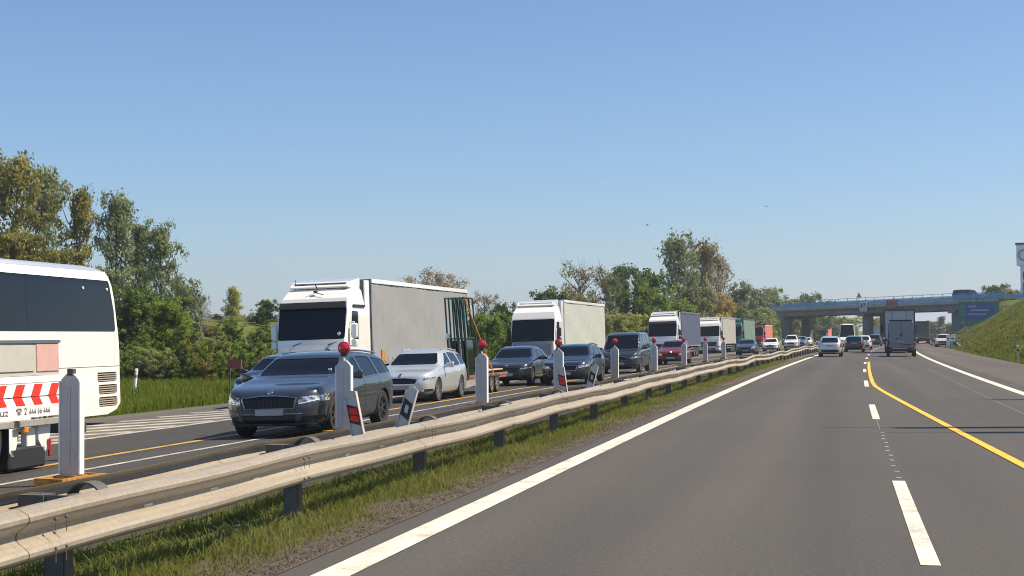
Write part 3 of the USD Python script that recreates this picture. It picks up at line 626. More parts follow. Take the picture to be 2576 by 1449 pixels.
def spec(kind, L=4.7, W=1.82, H=1.47, hood=.92, nose=.66, **kw):
    h = W / 2; d = {}
    if kind in ('wagon', 'suv', 'hatch', 'saloon'):
        xc = kw.get('xc', .262 * L); xr = kw.get('xr', xc + .84)
        tail = {'wagon': [(L - .95, H - .055), (L - .55, H - .11), (L - .42, H - .19), (L - .12, H * .68), (L - .04, H * .62), (L, H * .50)],
                'suv': [(L - .9, H - .04), (L - .5, H - .09), (L - .36, H - .18), (L - .10, H * .66), (L - .03, H * .60), (L, H * .5)],
                'hatch': [(L - 1.2, H - .05), (L - .75, H - .14), (L - .55, H - .25), (L - .12, H * .66), (L - .04, H * .6), (L, H * .5)],
                'saloon': [(L - 1.75, H - .06), (L - 1.4, H - .16), (L - .75, H * .72), (L - .5, H * .70), (L - .12, H * .68), (L - .03, H * .62), (L, H * .5)]}[kind]
        top = [(0, nose - .02), (.03, nose + .06), (.14, nose + .13), (.35, hood - .06), (.75, hood), (xc - .12, hood + .085), (xc, hood + .105), (xr - .12, H - .115), (xr, H - .065), (xr + .45, H - .008), (L * .58, H)] + tail
        bot = [(0, .30), (.12, .235), (.5, .19), (L * .5, .18), (L - .6, .2), (L - .15, .27), (L, .38)]
        belt = [(0, nose - .1), (.3, hood - .13), (xc, hood - .01), (L * .6, hood + .035), (L - .5, hood + .075), (L - .2, hood - .05), (L, .62)]
        hw = [(0, h - .36), (.06, h - .22), (.2, h - .095), (.5, h - .02), (.95, h), (L * .5, h), (L - .8, h - .01), (L - .3, h - .06), (L - .08, h - .16), (L, h - .28)]
        xt = {'wagon': L - .55, 'suv': L - .5, 'hatch': L - .75, 'saloon': L - 1.45}[kind]; xB = xc + 1.33; xC = xB + .92
        d = dict(loft=dict(L=L, top=top, bot=bot, belt=belt, hw=hw, tumble=.42), cowl=xc, roof=xr, tail=xt, wx=kw.get('wx', (.19 * L, .19 * L + .575 * L)), wr=kw.get('wr', .325),
                 panes=[(xc + .42, xr + .18, xB - .05, xB - .07), (xB + .05, xB + .03, xC - .02, xC - .12)] + ([(xC + .07, xC + .0, L - .48, xt - .02)] if kind in ('wagon', 'suv') else []),
                 doors=[(xc + .18, xc + .18, xB, xB, .30), (xB, xB, xC + .02, xC + .02, .30)],
                 rearwin=(h - .22, h - .33, hood + .06, H - .13) if kind != 'saloon' else (h - .25, h - .33, H * .73, H - .13), plz=.42, plrz=.78)
    return d
def front_set(sp, W, nose, hood, lamp_mat=LAMP, gz=(.50, .66), style='skoda', low=(.24, .40), chrome=True):
    h = W / 2; f = []
    z0, z1 = gz
    f.append(('grille', [(-.44, z0), (.44, z0), (.49, z1), (.15, z1 + .03), (-.15, z1 + .03), (-.49, z1)], -.2, .45, BLACK, .018, .05, False))
    f.append(('headlight', [(.53, z0 + .06), (h + .02, z0 + .115), (h + .02, z1 + .05), (.55, z1 + .015)], -.2, .62, lamp_mat, .004, .05, True))
    f.append(('lower_grille', [(-.45, low[0]), (.45, low[0]), (.5, low[1]), (-.5, low[1])], -.2, .4, BLACK, .02, .05, False))
    f.append(('side_intake', [(.56, low[0] + .02), (h - .06, low[0] + .05), (h - .05, low[1] - .02), (.58, low[1] - .02)], -.2, .6, BLACK, .015, .04, True))
    sp['features'] = f; return sp
def rear_set(sp, L, W, z=(.72, .98), H=1.47, lowz=.5, wide=.2):
    h = W / 2; sp['features'] = sp.get('features', []) + [('tail_light', [(h - wide, z[0]), (h + .05, z[0]), (h + .05, z[1]), (h - wide + .04, z[1])], L - .7, L + .2, TAIL, .003, .04, True),
                                                          ('bumper_insert', [(-h + .25, lowz - .16), (h - .25, lowz - .16), (h - .22, lowz), (-h + .22, lowz)], L - .3, L + .2, BLACK, .008, .03, False)]
    return sp
Q1 = 'queue of cars in the opposite carriageway'
Q2 = 'lorries queueing on the slip road'

# --- dark grey estate at the front
GREY = paint('dark_grey_paint', (.036, .043, .055), .45, .4)
def nose_trim(chrome, slats=True, emblem=True):
    def f(E, Lf, path):
        I = Lf.I
        if chrome:
            z0, z1 = chrome
            ring = front([(-.46, z0 - .015), (.46, z0 - .015), (.515, z1), (.16, z1 + .048), (-.16, z1 + .048), (-.515, z1)], -.2, .45) - front([(-.44, z0), (.44, z0), (.49, z1 - .004), (.15, z1 + .03), (-.15, z1 + .03), (-.49, z1 - .004)], -.3, .6)
            E('grille_frame', ring ^ (I(-.008) - I(.01)), CHROME)
            if slats:
                for y in np.linspace(-.40, .40, 17): E('grille_slat', mbx(-.2, .5, y - .006, y + .006, z0, z1 + .02) ^ (I(.006) - I(.03)), BLACK)
        if emblem: E('emblem', cyl_x(0, float(Lf.top(.1)) - .01, .045, -.0, .16, 16) ^ (I(-.012) - I(.02)), CHROME)
    return f
sp = front_set(spec('wagon', 4.86, 1.86, 1.49, hood=.94, nose=.70, wr=.345, wx=(.93, 3.77)), 1.86, .7, .94, gz=(.52, .70), low=(.26, .40))
sp['plz'] = .45
def scout_extra(E, Lf, path):
    nose_trim((.52, .70))(E, Lf, path); I = Lf.I
    E('skid_plate', front([(-.72, .20), (.72, .20), (.80, .255), (-.80, .255)], -.2, .6) ^ (I(-.012) - I(.02)), RIM)
    for sg in (1, -1):
        E('daytime_lamp', front([(sg * .56, .585), (sg * .90, .66), (sg * .90, .675), (sg * .56, .60)][::sg], -.2, .6) ^ (I(-.006) - I(.01)), plain('lamp_white', (.85, .85, .82), .2))
    E('lower_chrome_strip', front([(-.60, .415), (.60, .415), (.62, .432), (-.62, .432)], -.2, .5) ^ (I(-.008) - I(.015)), CHROME)
    E('windscreen_sticker', rbx(Lf.L * .262 + .30, Lf.L * .262 + .315, -.62, -.55, 1.10, 1.17, .002), BOARDW)
car('estate_car', 'dark grey estate car with black grille and wheel arch cladding, nearest in the queue', 'car', place_on(806, -8.72, 1.86, 4.86), sp, GREY, Q1, rim=RIMDARK, spokes=7, clad=True, rails=CHROME, extra=scout_extra)
# --- silver estate
SILVER = paint('silver_paint', (.56, .57, .57), .45, .3)
sp = front_set(spec('wagon', 4.57, 1.77, 1.47, hood=.90, nose=.66, wr=.32, wx=(.89, 3.47)), 1.77, .66, .9, gz=(.52, .64), low=(.24, .38))
def silver_extra(E, Lf, path):
    nose_trim((.52, .64))(E, Lf, path); I = Lf.I
    for sg in (1, -1): E('fog_lamp', cyl_x(sg * .62, .33, .05, -.2, .5, 14) ^ (I(.0) - I(.02)), LAMP)
car('estate_car', 'silver estate car with chrome edged grille behind the dark grey estate', 'car', place_on(1084, -10.9, 1.77, 4.57), sp, SILVER, Q1, spokes=10, rails=SILVER, extra=silver_extra)
# --- dark blue car beyond, on the slip road
BLUED = paint('dark_blue_paint', (.012, .02, .035), .3, .3)
sp = front_set(spec('hatch', 4.3, 1.79, 1.46, hood=.9, nose=.66), 1.79, .66, .9)
car('hatchback', 'dark blue hatchback half hidden behind the dark grey estate, in front of the first lorry', 'car', place_on(728, -14.6, 1.79, 4.3), sp, BLUED, Q2, extra=nose_trim(None), detail=.8)
# --- dark hatchback
DARKG = paint('anthracite_paint', (.016, .018, .024), .3, .35)
sp = front_set(spec('hatch', 4.25, 1.76, 1.47, hood=.9, nose=.66), 1.76, .66, .9, gz=(.54, .64))
car('hatchback', 'dark grey hatchback with open side window behind the glass trailer', 'car', place_on(1331, -11.05, 1.76, 4.25), sp, DARKG, Q1, rim=RIM, spokes=6, extra=nose_trim(None), detail=.9)
# --- black estate
BLACKP = paint('black_paint', (.006, .007, .009), .1, .3)
sp = front_set(spec('wagon', 4.6, 1.77, 1.48, hood=.91, nose=.68), 1.77, .68, .91, gz=(.54, .68))
car('estate_car', 'black estate car between the leaning delineators and the dark people carrier', 'car', place_on(1478, -8.75, 1.77, 4.6), sp, BLACKP, Q1, spokes=6, rails=BLACK, extra=nose_trim((.54, .68)), detail=.9)
# --- people carrier (van)
def van_spec(L=4.9, W=1.9, H=1.97, hood=1.08, xc=.85, xr=1.75, wx=(.92, 3.92), high=False):
    h = W / 2
    top = [(0, .78), (.03, .86), (.12, .93), (.35, hood - .05), (xc - .12, hood + .03), (xc, hood + .06), (xr - .15, H - .16), (xr, H - .09), (xr + .5, H - .01), (L * .6, H), (L - .35, H - .01), (L - .12, H - .05), (L - .03, H - .12), (L, H - .22)]
    bot = [(0, .3), (.15, .24), (.6, .2), (L - .6, .22), (L - .1, .3), (L, .34)]
    belt = [(0, .7), (.3, hood - .12), (xc, hood), (L - .3, hood + .06), (L, hood + .03)]
    hw = [(0, h - .33), (.06, h - .2), (.2, h - .09), (.5, h - .02), (.9, h), (L - .4, h), (L - .1, h - .02), (L, h - .07)]
    return dict(loft=dict(L=L, top=top, bot=bot, belt=belt, hw=hw, tumble=.13), cowl=xc, roof=xr, tail=L - .3, wx=wx, wr=.345, floor=.75,
                panes=[(xc + .38, xr + .12, xc + 1.5, xc + 1.48), (xc + 1.62, xc + 1.6, xc + 2.75, xc + 2.74), (xc + 2.86, xc + 2.84, L - .22, L - .25)],
                doors=[(xc + .25, xc + .25, xc + 1.56, xc + 1.56, .3), (xc + 1.56, xc + 1.56, xc + 2.8, xc + 2.8, .3)], rearwin=(h - .2, h - .28, hood + .12, H - .2), plz=.47, plrz=.95, wsb=h - .14, wst=h - .2, seats=(xr + .05, xr + 1.1))
sp = front_set(van_spec(), 1.9, .8, 1.08, gz=(.62, .76), low=(.28, .42))
car('people_carrier', 'dark grey tall people carrier with wide chrome strips behind the black estate', 'van', place_on(1606, -9.2, 1.9, 4.9), sp, paint('charcoal_paint', (.03, .032, .036), .4, .4), Q1, spokes=5, extra=nose_trim((.62, .76)), detail=.9)
# --- red car
sp = front_set(spec('suv', 4.35, 1.79, 1.55, hood=.95, nose=.70, wr=.335), 1.79, .7, .95, gz=(.50, .68))
car('small_suv', 'dark red car with black roof line in front of the blue sided lorry', 'car', place_on(1722, -9.3, 1.79, 4.35), sp, paint('dark_red_paint', (.17, .006, .004), .1, .2), Q1, extra=nose_trim(None), detail=.75)
# --- far cars of the queue
sp = front_set(spec('saloon', 4.6, 1.8, 1.45, hood=.9, nose=.66), 1.8, .66, .9)
car('saloon_car', 'dark saloon car in front of the green lorry', 'car', place_on(1899, -7.2, 1.8, 4.6), sp, paint('dark_teal_paint', (.03, .045, .055), .4, .4), Q1, extra=nose_trim(None), detail=.6, seats=False)
sp = front_set(spec('hatch', 4.3, 1.8, 1.5, hood=.9, nose=.66), 1.8, .66, .9)
car('hatchback', 'white hatchback in the far queue between the dark saloon and the white off-roader', 'car', place_on(1956, -6.6, 1.8, 4.3), sp, WHITEP, Q1, extra=nose_trim(None), detail=.6, seats=False)
sp = front_set(spec('suv', 4.7, 1.88, 1.85, hood=1.1, nose=.82, wr=.38), 1.88, .82, 1.1, gz=(.6, .82))
car('off_roader', 'white tall off-roader in the far queue below the left bridge pier', 'car', place_on(2006, -5.1, 1.88, 4.7), sp, WHITEP, Q1, extra=nose_trim(None), detail=.6, seats=False)
sp = front_set(spec('suv', 4.5, 1.85, 1.68, hood=1.02, nose=.76, wr=.36), 1.85, .76, 1.02)
car('small_suv', 'blue grey car right behind the white off-roader in the far queue', 'car', place_on(2028, -4.6, 1.85, 4.5), sp, paint('steel_blue_paint', (.16, .21, .27), .4, .4), Q1, extra=nose_trim(None), detail=.6, seats=False)
sp = front_set(spec('hatch', 4.2, 1.8, 1.5, hood=.92, nose=.68), 1.8, .68, .92)
car('hatchback', 'white car at the very end of the visible queue', 'car', place_on(2040, -4.3, 1.8, 4.2), sp, WHITEP, Q1, extra=nose_trim(None), detail=.5, seats=False)

# --- traffic on our side
G3 = 'traffic ahead on our carriageway'
sp = rear_set(spec('wagon', 4.2, 1.66, 1.46, hood=.93, nose=.66), 4.2, 1.66, (.66, .98), lowz=.5, wide=.16)
def fabia(E, Lf, path):
    E('rear_bumper_strip', rbx(4.17, 4.22, -.62, .62, .50, .55, .01), SILVER); E('tailgate_handle', rbx(4.06, 4.15, -.3, .3, .90, .93, .008), CHROME)
car('estate_car', 'silver small estate car with roof rails ahead in the left lane', 'car', place_on(tail_px=2086, Z=107.5, W=1.66, Lg=4.2), sp, SILVER, G3, rear=True, rails=BLACK, extra=fabia, detail=.8)
sp = rear_set(spec('wagon', 4.65, 1.78, 1.47, hood=.92, nose=.66), 4.65, 1.78, (.70, .95), lowz=.5)
car('estate_car', 'dark green grey estate car ahead of the small silver estate', 'car', place_on(tail_px=2147, Z=137, W=1.78, Lg=4.65), sp, paint('dark_green_grey_paint', (.02, .026, .026), .4, .4), G3, rear=True, detail=.7, seats=False)
sp = rear_set(spec('hatch', 4.3, 1.8, 1.5, hood=.92, nose=.66), 4.3, 1.8, (.72, .98), lowz=.5)
car('hatchback', 'white car with red tail lights half hidden by the dark green grey estate', 'car', place_on(tail_px=2169, Z=160, W=1.8, Lg=4.3), sp, WHITEP, G3, rear=True, detail=.6, seats=False)
sp = rear_set(spec('suv', 4.5, 1.85, 1.62, hood=.98, nose=.7), 4.5, 1.85, (.78, 1.05), lowz=.55)
car('small_suv', 'dark blue car far ahead left of the grey van', 'car', place_on(tail_px=2199, Z=205, W=1.85, Lg=4.5), sp, BLUED, G3, rear=True, detail=.6, seats=False)
# grey panel van
vs = van_spec(5.93, 2.02, 2.74, 1.15, 1.0, 2.0, (1.0, 4.66)); vs['panes'] = vs['panes'][:1]; vs['rearwin'] = (.01, .008, 1.3, 1.32); vs['doors'] = vs['doors'][:1]
vs['loft']['top'] = vs['loft']['top'][:-4] + [(5.6, 2.725), (5.83, 2.69), (5.9, 2.64), (5.93, 2.58)]; vs['loft']['hw'] = vs['loft']['hw'][:-3] + [(5.5, 1.01), (5.85, 1.0), (5.93, .965)]; vs['loft']['tumble'] = .13
vs['features'] = [('tail_light', [(.90, .78), (1.1, .78), (1.1, 1.10), (.90, 1.10)], 5.7, 6.2, TAIL, .002, .04, True)]
vs['plrz'] = 1.05; vs['plrx'] = -.03
def sprinter(E, Lf, path):
    I = Lf.I; GP = MATS['grey_van_paint']
    for sg in (1, -1):
        big = front(rrect(min(sg * .012, sg * .82), max(sg * .012, sg * .82), .62, 2.46, .06), 5.7, 6.2); d = (I(-.004) - I(.006)) ^ big
        p = E('rear_door', d, GP)
        E('hinge', cat_([rbx(5.925, 5.965, sg * .83 - .025, sg * .83 + .025, z, z + .1, .01) for z in (.85, 1.5, 2.2)]), BLACK, p)
    ring = trimesh.creation.annulus(.075, .095, .02, sections=24); ring.apply_transform(trimesh.transformations.rotation_matrix(PI / 2, (0, 1, 0))); ring.apply_translation((5.955, 0, 1.52))
    E('emblem', cat_([ring, tube((5.955, -.05, 1.56), (5.955, -.018, 1.455), .012), tube((5.955, -.018, 1.455), (5.955, 0, 1.52), .012), tube((5.955, 0, 1.52), (5.955, .018, 1.455), .012), tube((5.955, .018, 1.455), (5.955, .05, 1.56), .012)]), BLACK)
    E('door_handle', rbx(5.94, 5.98, -.34, -.14, 1.22, 1.28, .01), BLACK); E('number_recess', rbx(5.93, 5.955, .12, .68, .80, .86, .006), BLACK)
    E('rear_bumper', rbx(5.80, 6.02, -.98, .98, .36, .56, .04), BLACK)
paint('grey_van_paint', (.105, .12, .145), .3, .3); vs['mirror_mat'] = BLACK; vs['mirror'] = 1.35
car('panel_van', 'slate grey tall panel van with a round emblem on its rear doors, right lane', 'van', place_on(tail_px=2266, Z=106, W=2.02, Lg=5.93), vs, MATS['grey_van_paint'], G3, rear=True, extra=sprinter, detail=.8, rim=STEELRIM, seats=False)
# ------------------------------------------------------------------ lorries
def cab_shell(ins, W=2.48, H=3.72, Ln=2.3, slope=.34):
    i = ins
    sd = Polygon([(.04, .32), (.0, .7), (.0, 1.55), (.05, 1.72), (slope + .02, 2.95), (slope + .22, 3.3), (slope + .7, H - .12), (Ln - .5, H), (Ln, H), (Ln, .95), (1.95, .95), (1.9, .36)]).buffer(-.06).buffer(.06 - i, quad_segs=4)
    w = W / 2; fr = Polygon([(-w, .3), (w, .3), (w, 2.75), (w - .05, 3.1), (w - .14, H - .15), (w - .28, H + .05), (-w + .28, H + .05), (-w + .14, H - .15), (-w + .05, 3.1), (-w, 2.75)]).buffer(-.1).buffer(.1 - i, quad_segs=4)
    pl = Polygon([(-.02, -w + .24), (.10, -w + .05), (.4, -w), (Ln + .1, -w), (Ln + .1, w), (.4, w), (.10, w - .05), (-.02, w - .24)]).buffer(-.14).buffer(.14 - i, quad_segs=5)
    return side(sd, -2, 2) ^ front(fr, -1, 4) ^ plan(pl, 0, 5)
def lorry(name, label, m, cab_mat, trailer, group, Lt=16.4, W=2.5, spoiler=True, H=3.72, TH=4.0, visor=True, style=0, mirror_mat=None, lower=None, far=False, cat='lorry', wheelc=STEELRIM, shade_panel=None, wz=(1.9, 3.0)):
    """articulated lorry, nose at x = 0, placed with its centre at Lt / 2"""
    path = xform(name, m, label, cat, group); off = -Lt / 2
    def E(n, mesh, mat, parent=None, sm=30, kind=None):
        mesh = tm(mesh) if not isinstance(mesh, trimesh.Trimesh) else mesh.copy()
        if len(mesh.faces) == 0: return path
        mesh.apply_translation((off, 0, 0)); return obj(n, mesh, mat, parent or path, smooth=sm, kind=kind)
    Wc = W - .02; w = Wc / 2; I = lambda i: cab_shell(i, Wc, H)
    A, B1, B2, B3 = I(0), I(.015), I(.03), I(.08)
    cab = A - (B3 ^ mbx(.1, 2.2, -2, 2, 1.55, H - .5))
    cab = cab - cyl_y(1.38, .52, .62, -2, 2, 30)
    ws = front(rrect(-w + .05, w - .05, wz[0], wz[1], .09), -.3, .9)
    sw = side(rnd([(.62, wz[0] + .12), (.80, wz[1] - .16), (1.45, wz[1] - .16), (1.45, wz[0] - .05), (1.0, wz[0] - .05)], .05), -2, 2)
    cuts = ws + sw
    cab = cab - (cuts ^ (I(-.02) - I(.12)))
    E('windscreen', (B1 - B2) ^ ws, DARKGLASS)
    for h in split_lr((B1 - B2) ^ sw): E('side_window', h, DARKGLASS)
    gr = front([(-.82, .78), (.82, .78), (.9, 1.26), (-.9, 1.26)], -.3, .3)
    low = front([(-.7, .42), (.7, .42), (.74, .62), (-.74, .62)], -.3, .3)
    cab = cab - (gr - I(.05)) - (low - I(.05))
    E('grille', (I(.035) - I(.055)) ^ gr, BLACK); E('lower_grille', (I(.035) - I(.055)) ^ low, BLACK)
    lm = lower or cab_mat
    if shade_panel: E('front_shade_panel', front([(-w + .06, .9), (w - .06, .9), (w - .10, 1.70), (-w + .10, 1.70)], -.3, .2) ^ (I(-.006) - I(.01)), shade_panel)  # grey tone of the shaded lower cab front put on as a panel
    if not far:
        for z in np.linspace(.86, 1.2, 4): E('grille_slat', front([(-.8, z - .03), (.8, z - .03), (.8, z + .025), (-.8, z + .025)], -.3, .3) ^ (I(.004) - I(.03)), lm)
        E('hood_seam', front([(-w + .1, 1.30), (w - .1, 1.30), (w - .1, 1.318), (-w + .1, 1.318)], -.3, .3) ^ (I(-.004) - I(.01)), BLACK)
        dp = Polygon([(.5, .98), (.5, 1.9), (.72, 2.8), (1.52, 2.8), (1.52, .98)]); sm = dp.buffer(-.01, join_style=2)
        cab = cab - ((side(dp, -2, 2) - side(sm, -2, 2)) - I(.02))
        for sg in (-1, 1): E('door_handle', rbx(1.28, 1.44, sg * w - .025, sg * w + .025, 1.22, 1.32, .01), BLACK)
    hl = [(w - .52, .62), (w + .1, .62), (w + .1, .86), (w - .46, .82)]
    hp = front(hl, -.3, .45) + front([(-y, z) for y, z in hl][::-1], -.3, .45); cab = cab - (hp - I(.04))
    for h in split_lr((I(.005) - I(.045)) ^ hp): E('headlight', h, LAMP)
    E('cab', cab, cab_mat, sm=25)
    E('cab_interior', cat_([bx(.25, .7, -w + .12, w - .12, 1.45, 1.78), bx(1.7, 1.78, -w + .12, w - .12, 1.4, 3.0)] + [tm(rbx(1.15, 1.35, sy - .26, sy + .26, 1.4, 2.35, .05)) for sy in (-.62, .62)]), INTER)
    if visor: E('sun_visor', front(rnd([(-w + .04, wz[1] - .05), (w - .04, wz[1] - .05), (w - .08, wz[1] + .17), (-w + .08, wz[1] + .17)], .04), -.12, .72) ^ (I(-.11) - I(-.02)), BLACK if style != 2 else DARKGLASS)
    E('bumper_lip', front([(-w + .12, .30), (w - .12, .30), (w - .08, .40), (-w + .08, .40)], -.3, .5) ^ (I(-.03) - I(.02)), BLACK if lower is None else lower)
    if spoiler:
        sp_ = side(rnd([(.95, H - .06), (1.25, TH - .12), (2.3, TH + .02), (2.3, H - .06)], .03), -w + .2, w - .2) - mbx(1.1, 2.4, -w + .3, w - .3, H - .2, TH - .16)
        E('roof_spoiler', sp_, cab_mat)
        for sg in (-1, 1):
            y0, y1 = sorted((sg * (w - .02), sg * (w - .06))); E('side_fairing', mbx(2.3, 2.78, y0, y1, .95, TH - .06), cab_mat)
    for sg in (-1, 1):
        mmat = mirror_mat or BLACK; y = sg * (w + .19)
        p = E('mirror', cat_([rbx(.38, .52, y - .11, y + .11, 1.92, 2.42, .04), rbx(.38, .52, y - .11, y + .11, 1.62, 1.88, .04), tube((.5, sg * w, 2.46), (.45, y, 2.46), .025), tube((.5, sg * w, 1.66), (.45, y, 1.66), .025), tube((.45, y, 2.46), (.45, y, 1.66), .02)]), mmat)
        E('mirror_glass', rbx(.515, .53, y - .09, y + .09, 1.96, 2.38, .005), CHROME, p)
        E('step', rbx(.62, 1.0, sg * w - .04 if sg > 0 else -w - .02, w + .02 if sg > 0 else -w + .04, .42, .48, .01), BLACK)
    for y in (-.62, .62):
        if not far: E('wiper', tube((.03, y, 1.72), (.12, y - .5, 1.86), .014), BLACK)
    E('number_plate', rbx(-.03, .01, -.26, .26, .44, .56, .004), PLATE)
    # chassis, tank, trailer
    E('chassis', cat_([bx(1.0, 6.4, -.45, .45, .75, .95), bx(4.0, Lt - .3, -.5, .5, .95, 1.12), bx(2.4, 3.4, -1.05, -.5, .5, .95), bx(2.4, 3.4, .5, 1.05, .5, .95)]), CHASSIS)
    for sg in (-1, 1): E('fuel_tank', rbx(2.5, 3.6, sg * .82 - .34, sg * .82 + .34, .38, .92, .1), DUSTY)
    k = 0
    for xw, ww in ((1.38, .32), (5.05, .6)) + tuple((Lt - 4.6 + q * 1.31, .38) for q in range(3)):
        for sg in (-1, 1): put_wheel(path, off, xw, sg * (W / 2 - .04 - ww / 2), .50, ww, wheelc, 8, k); k += 1
    T0 = 2.95; hb = W / 2
    c = trailer
    if c.get('kind', 'curtain') == 'curtain':
        p = E('trailer_box', cat_([bx(T0, Lt, -hb + .03, hb - .03, 1.12, TH - .1), bx(T0 - .02, T0 + .06, -hb, hb, 1.1, TH)]), c['front'])
        for sg in (-1, 1):
            xs = np.linspace(T0 + .06, Lt - .06, 90); y = sg * (hb - .012 + .006 * np.sin(xs * 9)) + sg * .006 * meshkit.noise(np.c_[xs * 1.3, 0 * xs, 0 * xs], 3)
            zs = np.linspace(1.05, TH - .13, 12); Xg, Zg = np.meshgrid(xs, zs, indexing='ij'); Yg = y[:, None] + sg * .01 * np.sin(Zg * 3 + Xg * 1.1)
            v = np.stack([Xg, Yg, Zg], -1).reshape(-1, 3); a, b = np.meshgrid(np.arange(89), np.arange(11), indexing='ij'); q = (a * 12 + b).ravel(); f = np.vstack([np.c_[q, q + 12, q + 13], np.c_[q, q + 13, q + 1]])
            E('curtain', trimesh.Trimesh(v, f if sg < 0 else f[:, ::-1], process=False), c['side'], p, sm=True)
            E('top_rail', bx(T0, Lt, sg * hb - .03, sg * hb + .01, TH - .14, TH + .005), c.get('rail', WHITEP), p)
            E('bottom_rail', bx(T0, Lt, sg * hb - .03, sg * hb + .015, .98, 1.08), c.get('low', DUSTY), p)
            if not far:
                for x in np.arange(T0 + .5, Lt - .3, .62): E('curtain_strap', bx(x - .02, x + .02, sg * hb - .005, sg * hb + .022, .98, 1.22), c.get('strap', BLACK), p)
        E('rear_frame', cat_([bx(Lt - .05, Lt + .02, -hb, -hb + .1, 1.0, TH), bx(Lt - .05, Lt + .02, hb - .1, hb, 1.0, TH), bx(Lt - .05, Lt + .02, -hb, hb, TH - .12, TH + .01)]), c.get('frame', DUSTY), p)
        E('roof', bx(T0, Lt, -hb + .02, hb - .02, TH - .1, TH - .02), c.get('roof', WHITEP), p)
    for sg in (-1, 1): E('side_guard', cat_([bx(6.6, Lt - 5.4, sg * (hb - .05) - .02, sg * (hb - .05) + .02, z, z + .09) for z in (.5, .74)]), DUSTY)
    return path
GREYC = plain('grey_curtain', (.228, .230, .230), .6, var=.06, scale=2.0); PALEC = plain('pale_green_grey_curtain', (.36, .38, .33), .6, var=.06, scale=2)
BLUEC = plain('blue_grey_curtain', (.055, .068, .11), .55, var=.1, scale=2); GREENC = plain('green_curtain', (.015, .07, .06), .55, var=.1, scale=2); GREYL = plain('light_grey_curtain', (.30, .285, .26), .65, var=.1, scale=2)
REDC = paint('bright_red_paint', (.42, .02, .02), .1, .4); REDP = plain('pale_red_curtain', (.5, .13, .1), .6, var=.1); GREENCAB = paint('green_cab_paint', (.02, .09, .07), .1, .4)
p1 = lorry('lorry', 'first white lorry with black sun visor and a long grey curtain sided trailer', place_on(872, -16.0, 2.5, 16.5), WHITEP, dict(front=plain('trailer_front', (.2, .2, .19), .6), side=GREYC, low=DUSTY, strap=YELLOWP), Q2, mirror_mat=WHITEP, Lt=16.5)
E_off = -16.5 / 2
# emblem, sticker and antenna of the first lorry
ring = trimesh.creation.annulus(.10, .125, .03, sections=28); ring.apply_transform(trimesh.transformations.rotation_matrix(PI / 2, (0, 1, 0)))
st = cat_([ring] + [tube((0, 0, 0), (0, .11 * math.sin(a), .11 * math.cos(a)), .02, 6, .006) for a in (0, 2 * PI / 3, 4 * PI / 3)]); st.apply_translation((E_off - .03, 0, 1.22)); obj('emblem', st, CHROME, p1)
eb = tm(cyl_x(0, 1.22, .2, -.012, .03, 24)); eb.apply_translation((E_off, 0, 0)); obj('emblem_base', eb, BLACK, p1)
a = tm(cyl_x(-.62, 1.52, .075, -.012, .02, 18)); a.apply_translation((E_off, 0, 0)); q = obj('round_badge', a, plain('dark_green_badge', (.02, .06, .05), .4), p1)
a = tm(cyl_x(-.62, 1.52, .03, -.02, .0, 10)); a.apply_translation((E_off, 0, 0)); obj('badge_dot', a, BOARDW, q)
a = tm(cyl_x(-.98, 2.08, .06, -.01, .02, 14)); a.apply_translation((E_off + .14, 0, 0)); obj('windscreen_sticker', a, BOARDW, p1)
for a in (cat_([tube((.9, 0, 3.6), (.72, .02, 3.78), .02), tm(rbx(.68, .78, -.05, .09, 3.50, 3.57, .02)), tube((.62, -.3, 3.42), (.70, 0, 3.5), .014)]), tube((1.2, .9, 3.68), (1.2, .9, 3.98), .012)): a.apply_translation((E_off, 0, 0)); obj('aerial', a, BLACK, p1)
a = bx(.95, 2.2, -1.255, -1.225, 2.98, 3.07); a.apply_translation((E_off, 0, 0)); obj('window_rain_strip', a, BLACK, p1)
a = bx(3.9, 4.35, -1.275, -1.26, 1.1, 1.5); a.apply_translation((E_off, 0, 0)); obj('yellow_notice', a, YELLOWP, p1)
lorry('lorry', 'second white lorry with a pale trailer behind the black estate', place_on(1397, -15.1, 2.5, 16.5), WHITEP, dict(front=WHITEP, side=PALEC, low=plain('brownish_grey', (.16, .14, .13), .7)), Q2, visor=False, Lt=16.5, lower=plain('grey_lower_cab', (.25, .26, .28), .5), style=1, wz=(1.62, 2.9), shade_panel=plain('grey_front_shade', (.20, .205, .215), .45))
lorry('lorry', 'third white lorry with a blue grey curtain trailer behind the red car', place_on(1704, -13.1, 2.5, 16.5), WHITEP, dict(front=BLUEC, side=BLUEC, rail=plain('dark_rail', (.1, .11, .13), .5), roof=BLUEC), Q2, far=True, style=0)
lorry('lorry', 'fourth white lorry with a light grey trailer behind the blue sided lorry', place_on(1811, -12.5, 2.5, 16.5), WHITEP, dict(front=GREYL, side=GREYL), Q2, far=True, visor=False)
lorry('lorry', 'dark green lorry with a greenish trailer above the dark saloon', place_on(1866, -11.2, 2.5, 16.5), GREENCAB, dict(front=GREENC, side=plain('pale_green_side', (.12, .19, .15), .6, var=.2), rail=GREENC, roof=GREENC), Q2, far=True)
lorry('lorry', 'bright red lorry in front of the left bridge pier', place_on(1920, -10.2, 2.5, 14), REDC, dict(front=REDP, side=REDP, rail=plain('pale_rail', (.5, .45, .4), .5), roof=REDP), Q2, far=True, H=3.3, TH=3.4, Lt=14, spoiler=False)
lorry('lorry', 'red lorry with a pale red box far off beyond the bridge', place_on(2078, -2.5, 2.5, 14), paint('deep_red_paint', (.16, .012, .014), .1, .3), dict(front=REDP, side=REDP, roof=REDP, rail=REDP), Q2, far=True, H=3.5, TH=3.8, Lt=14)

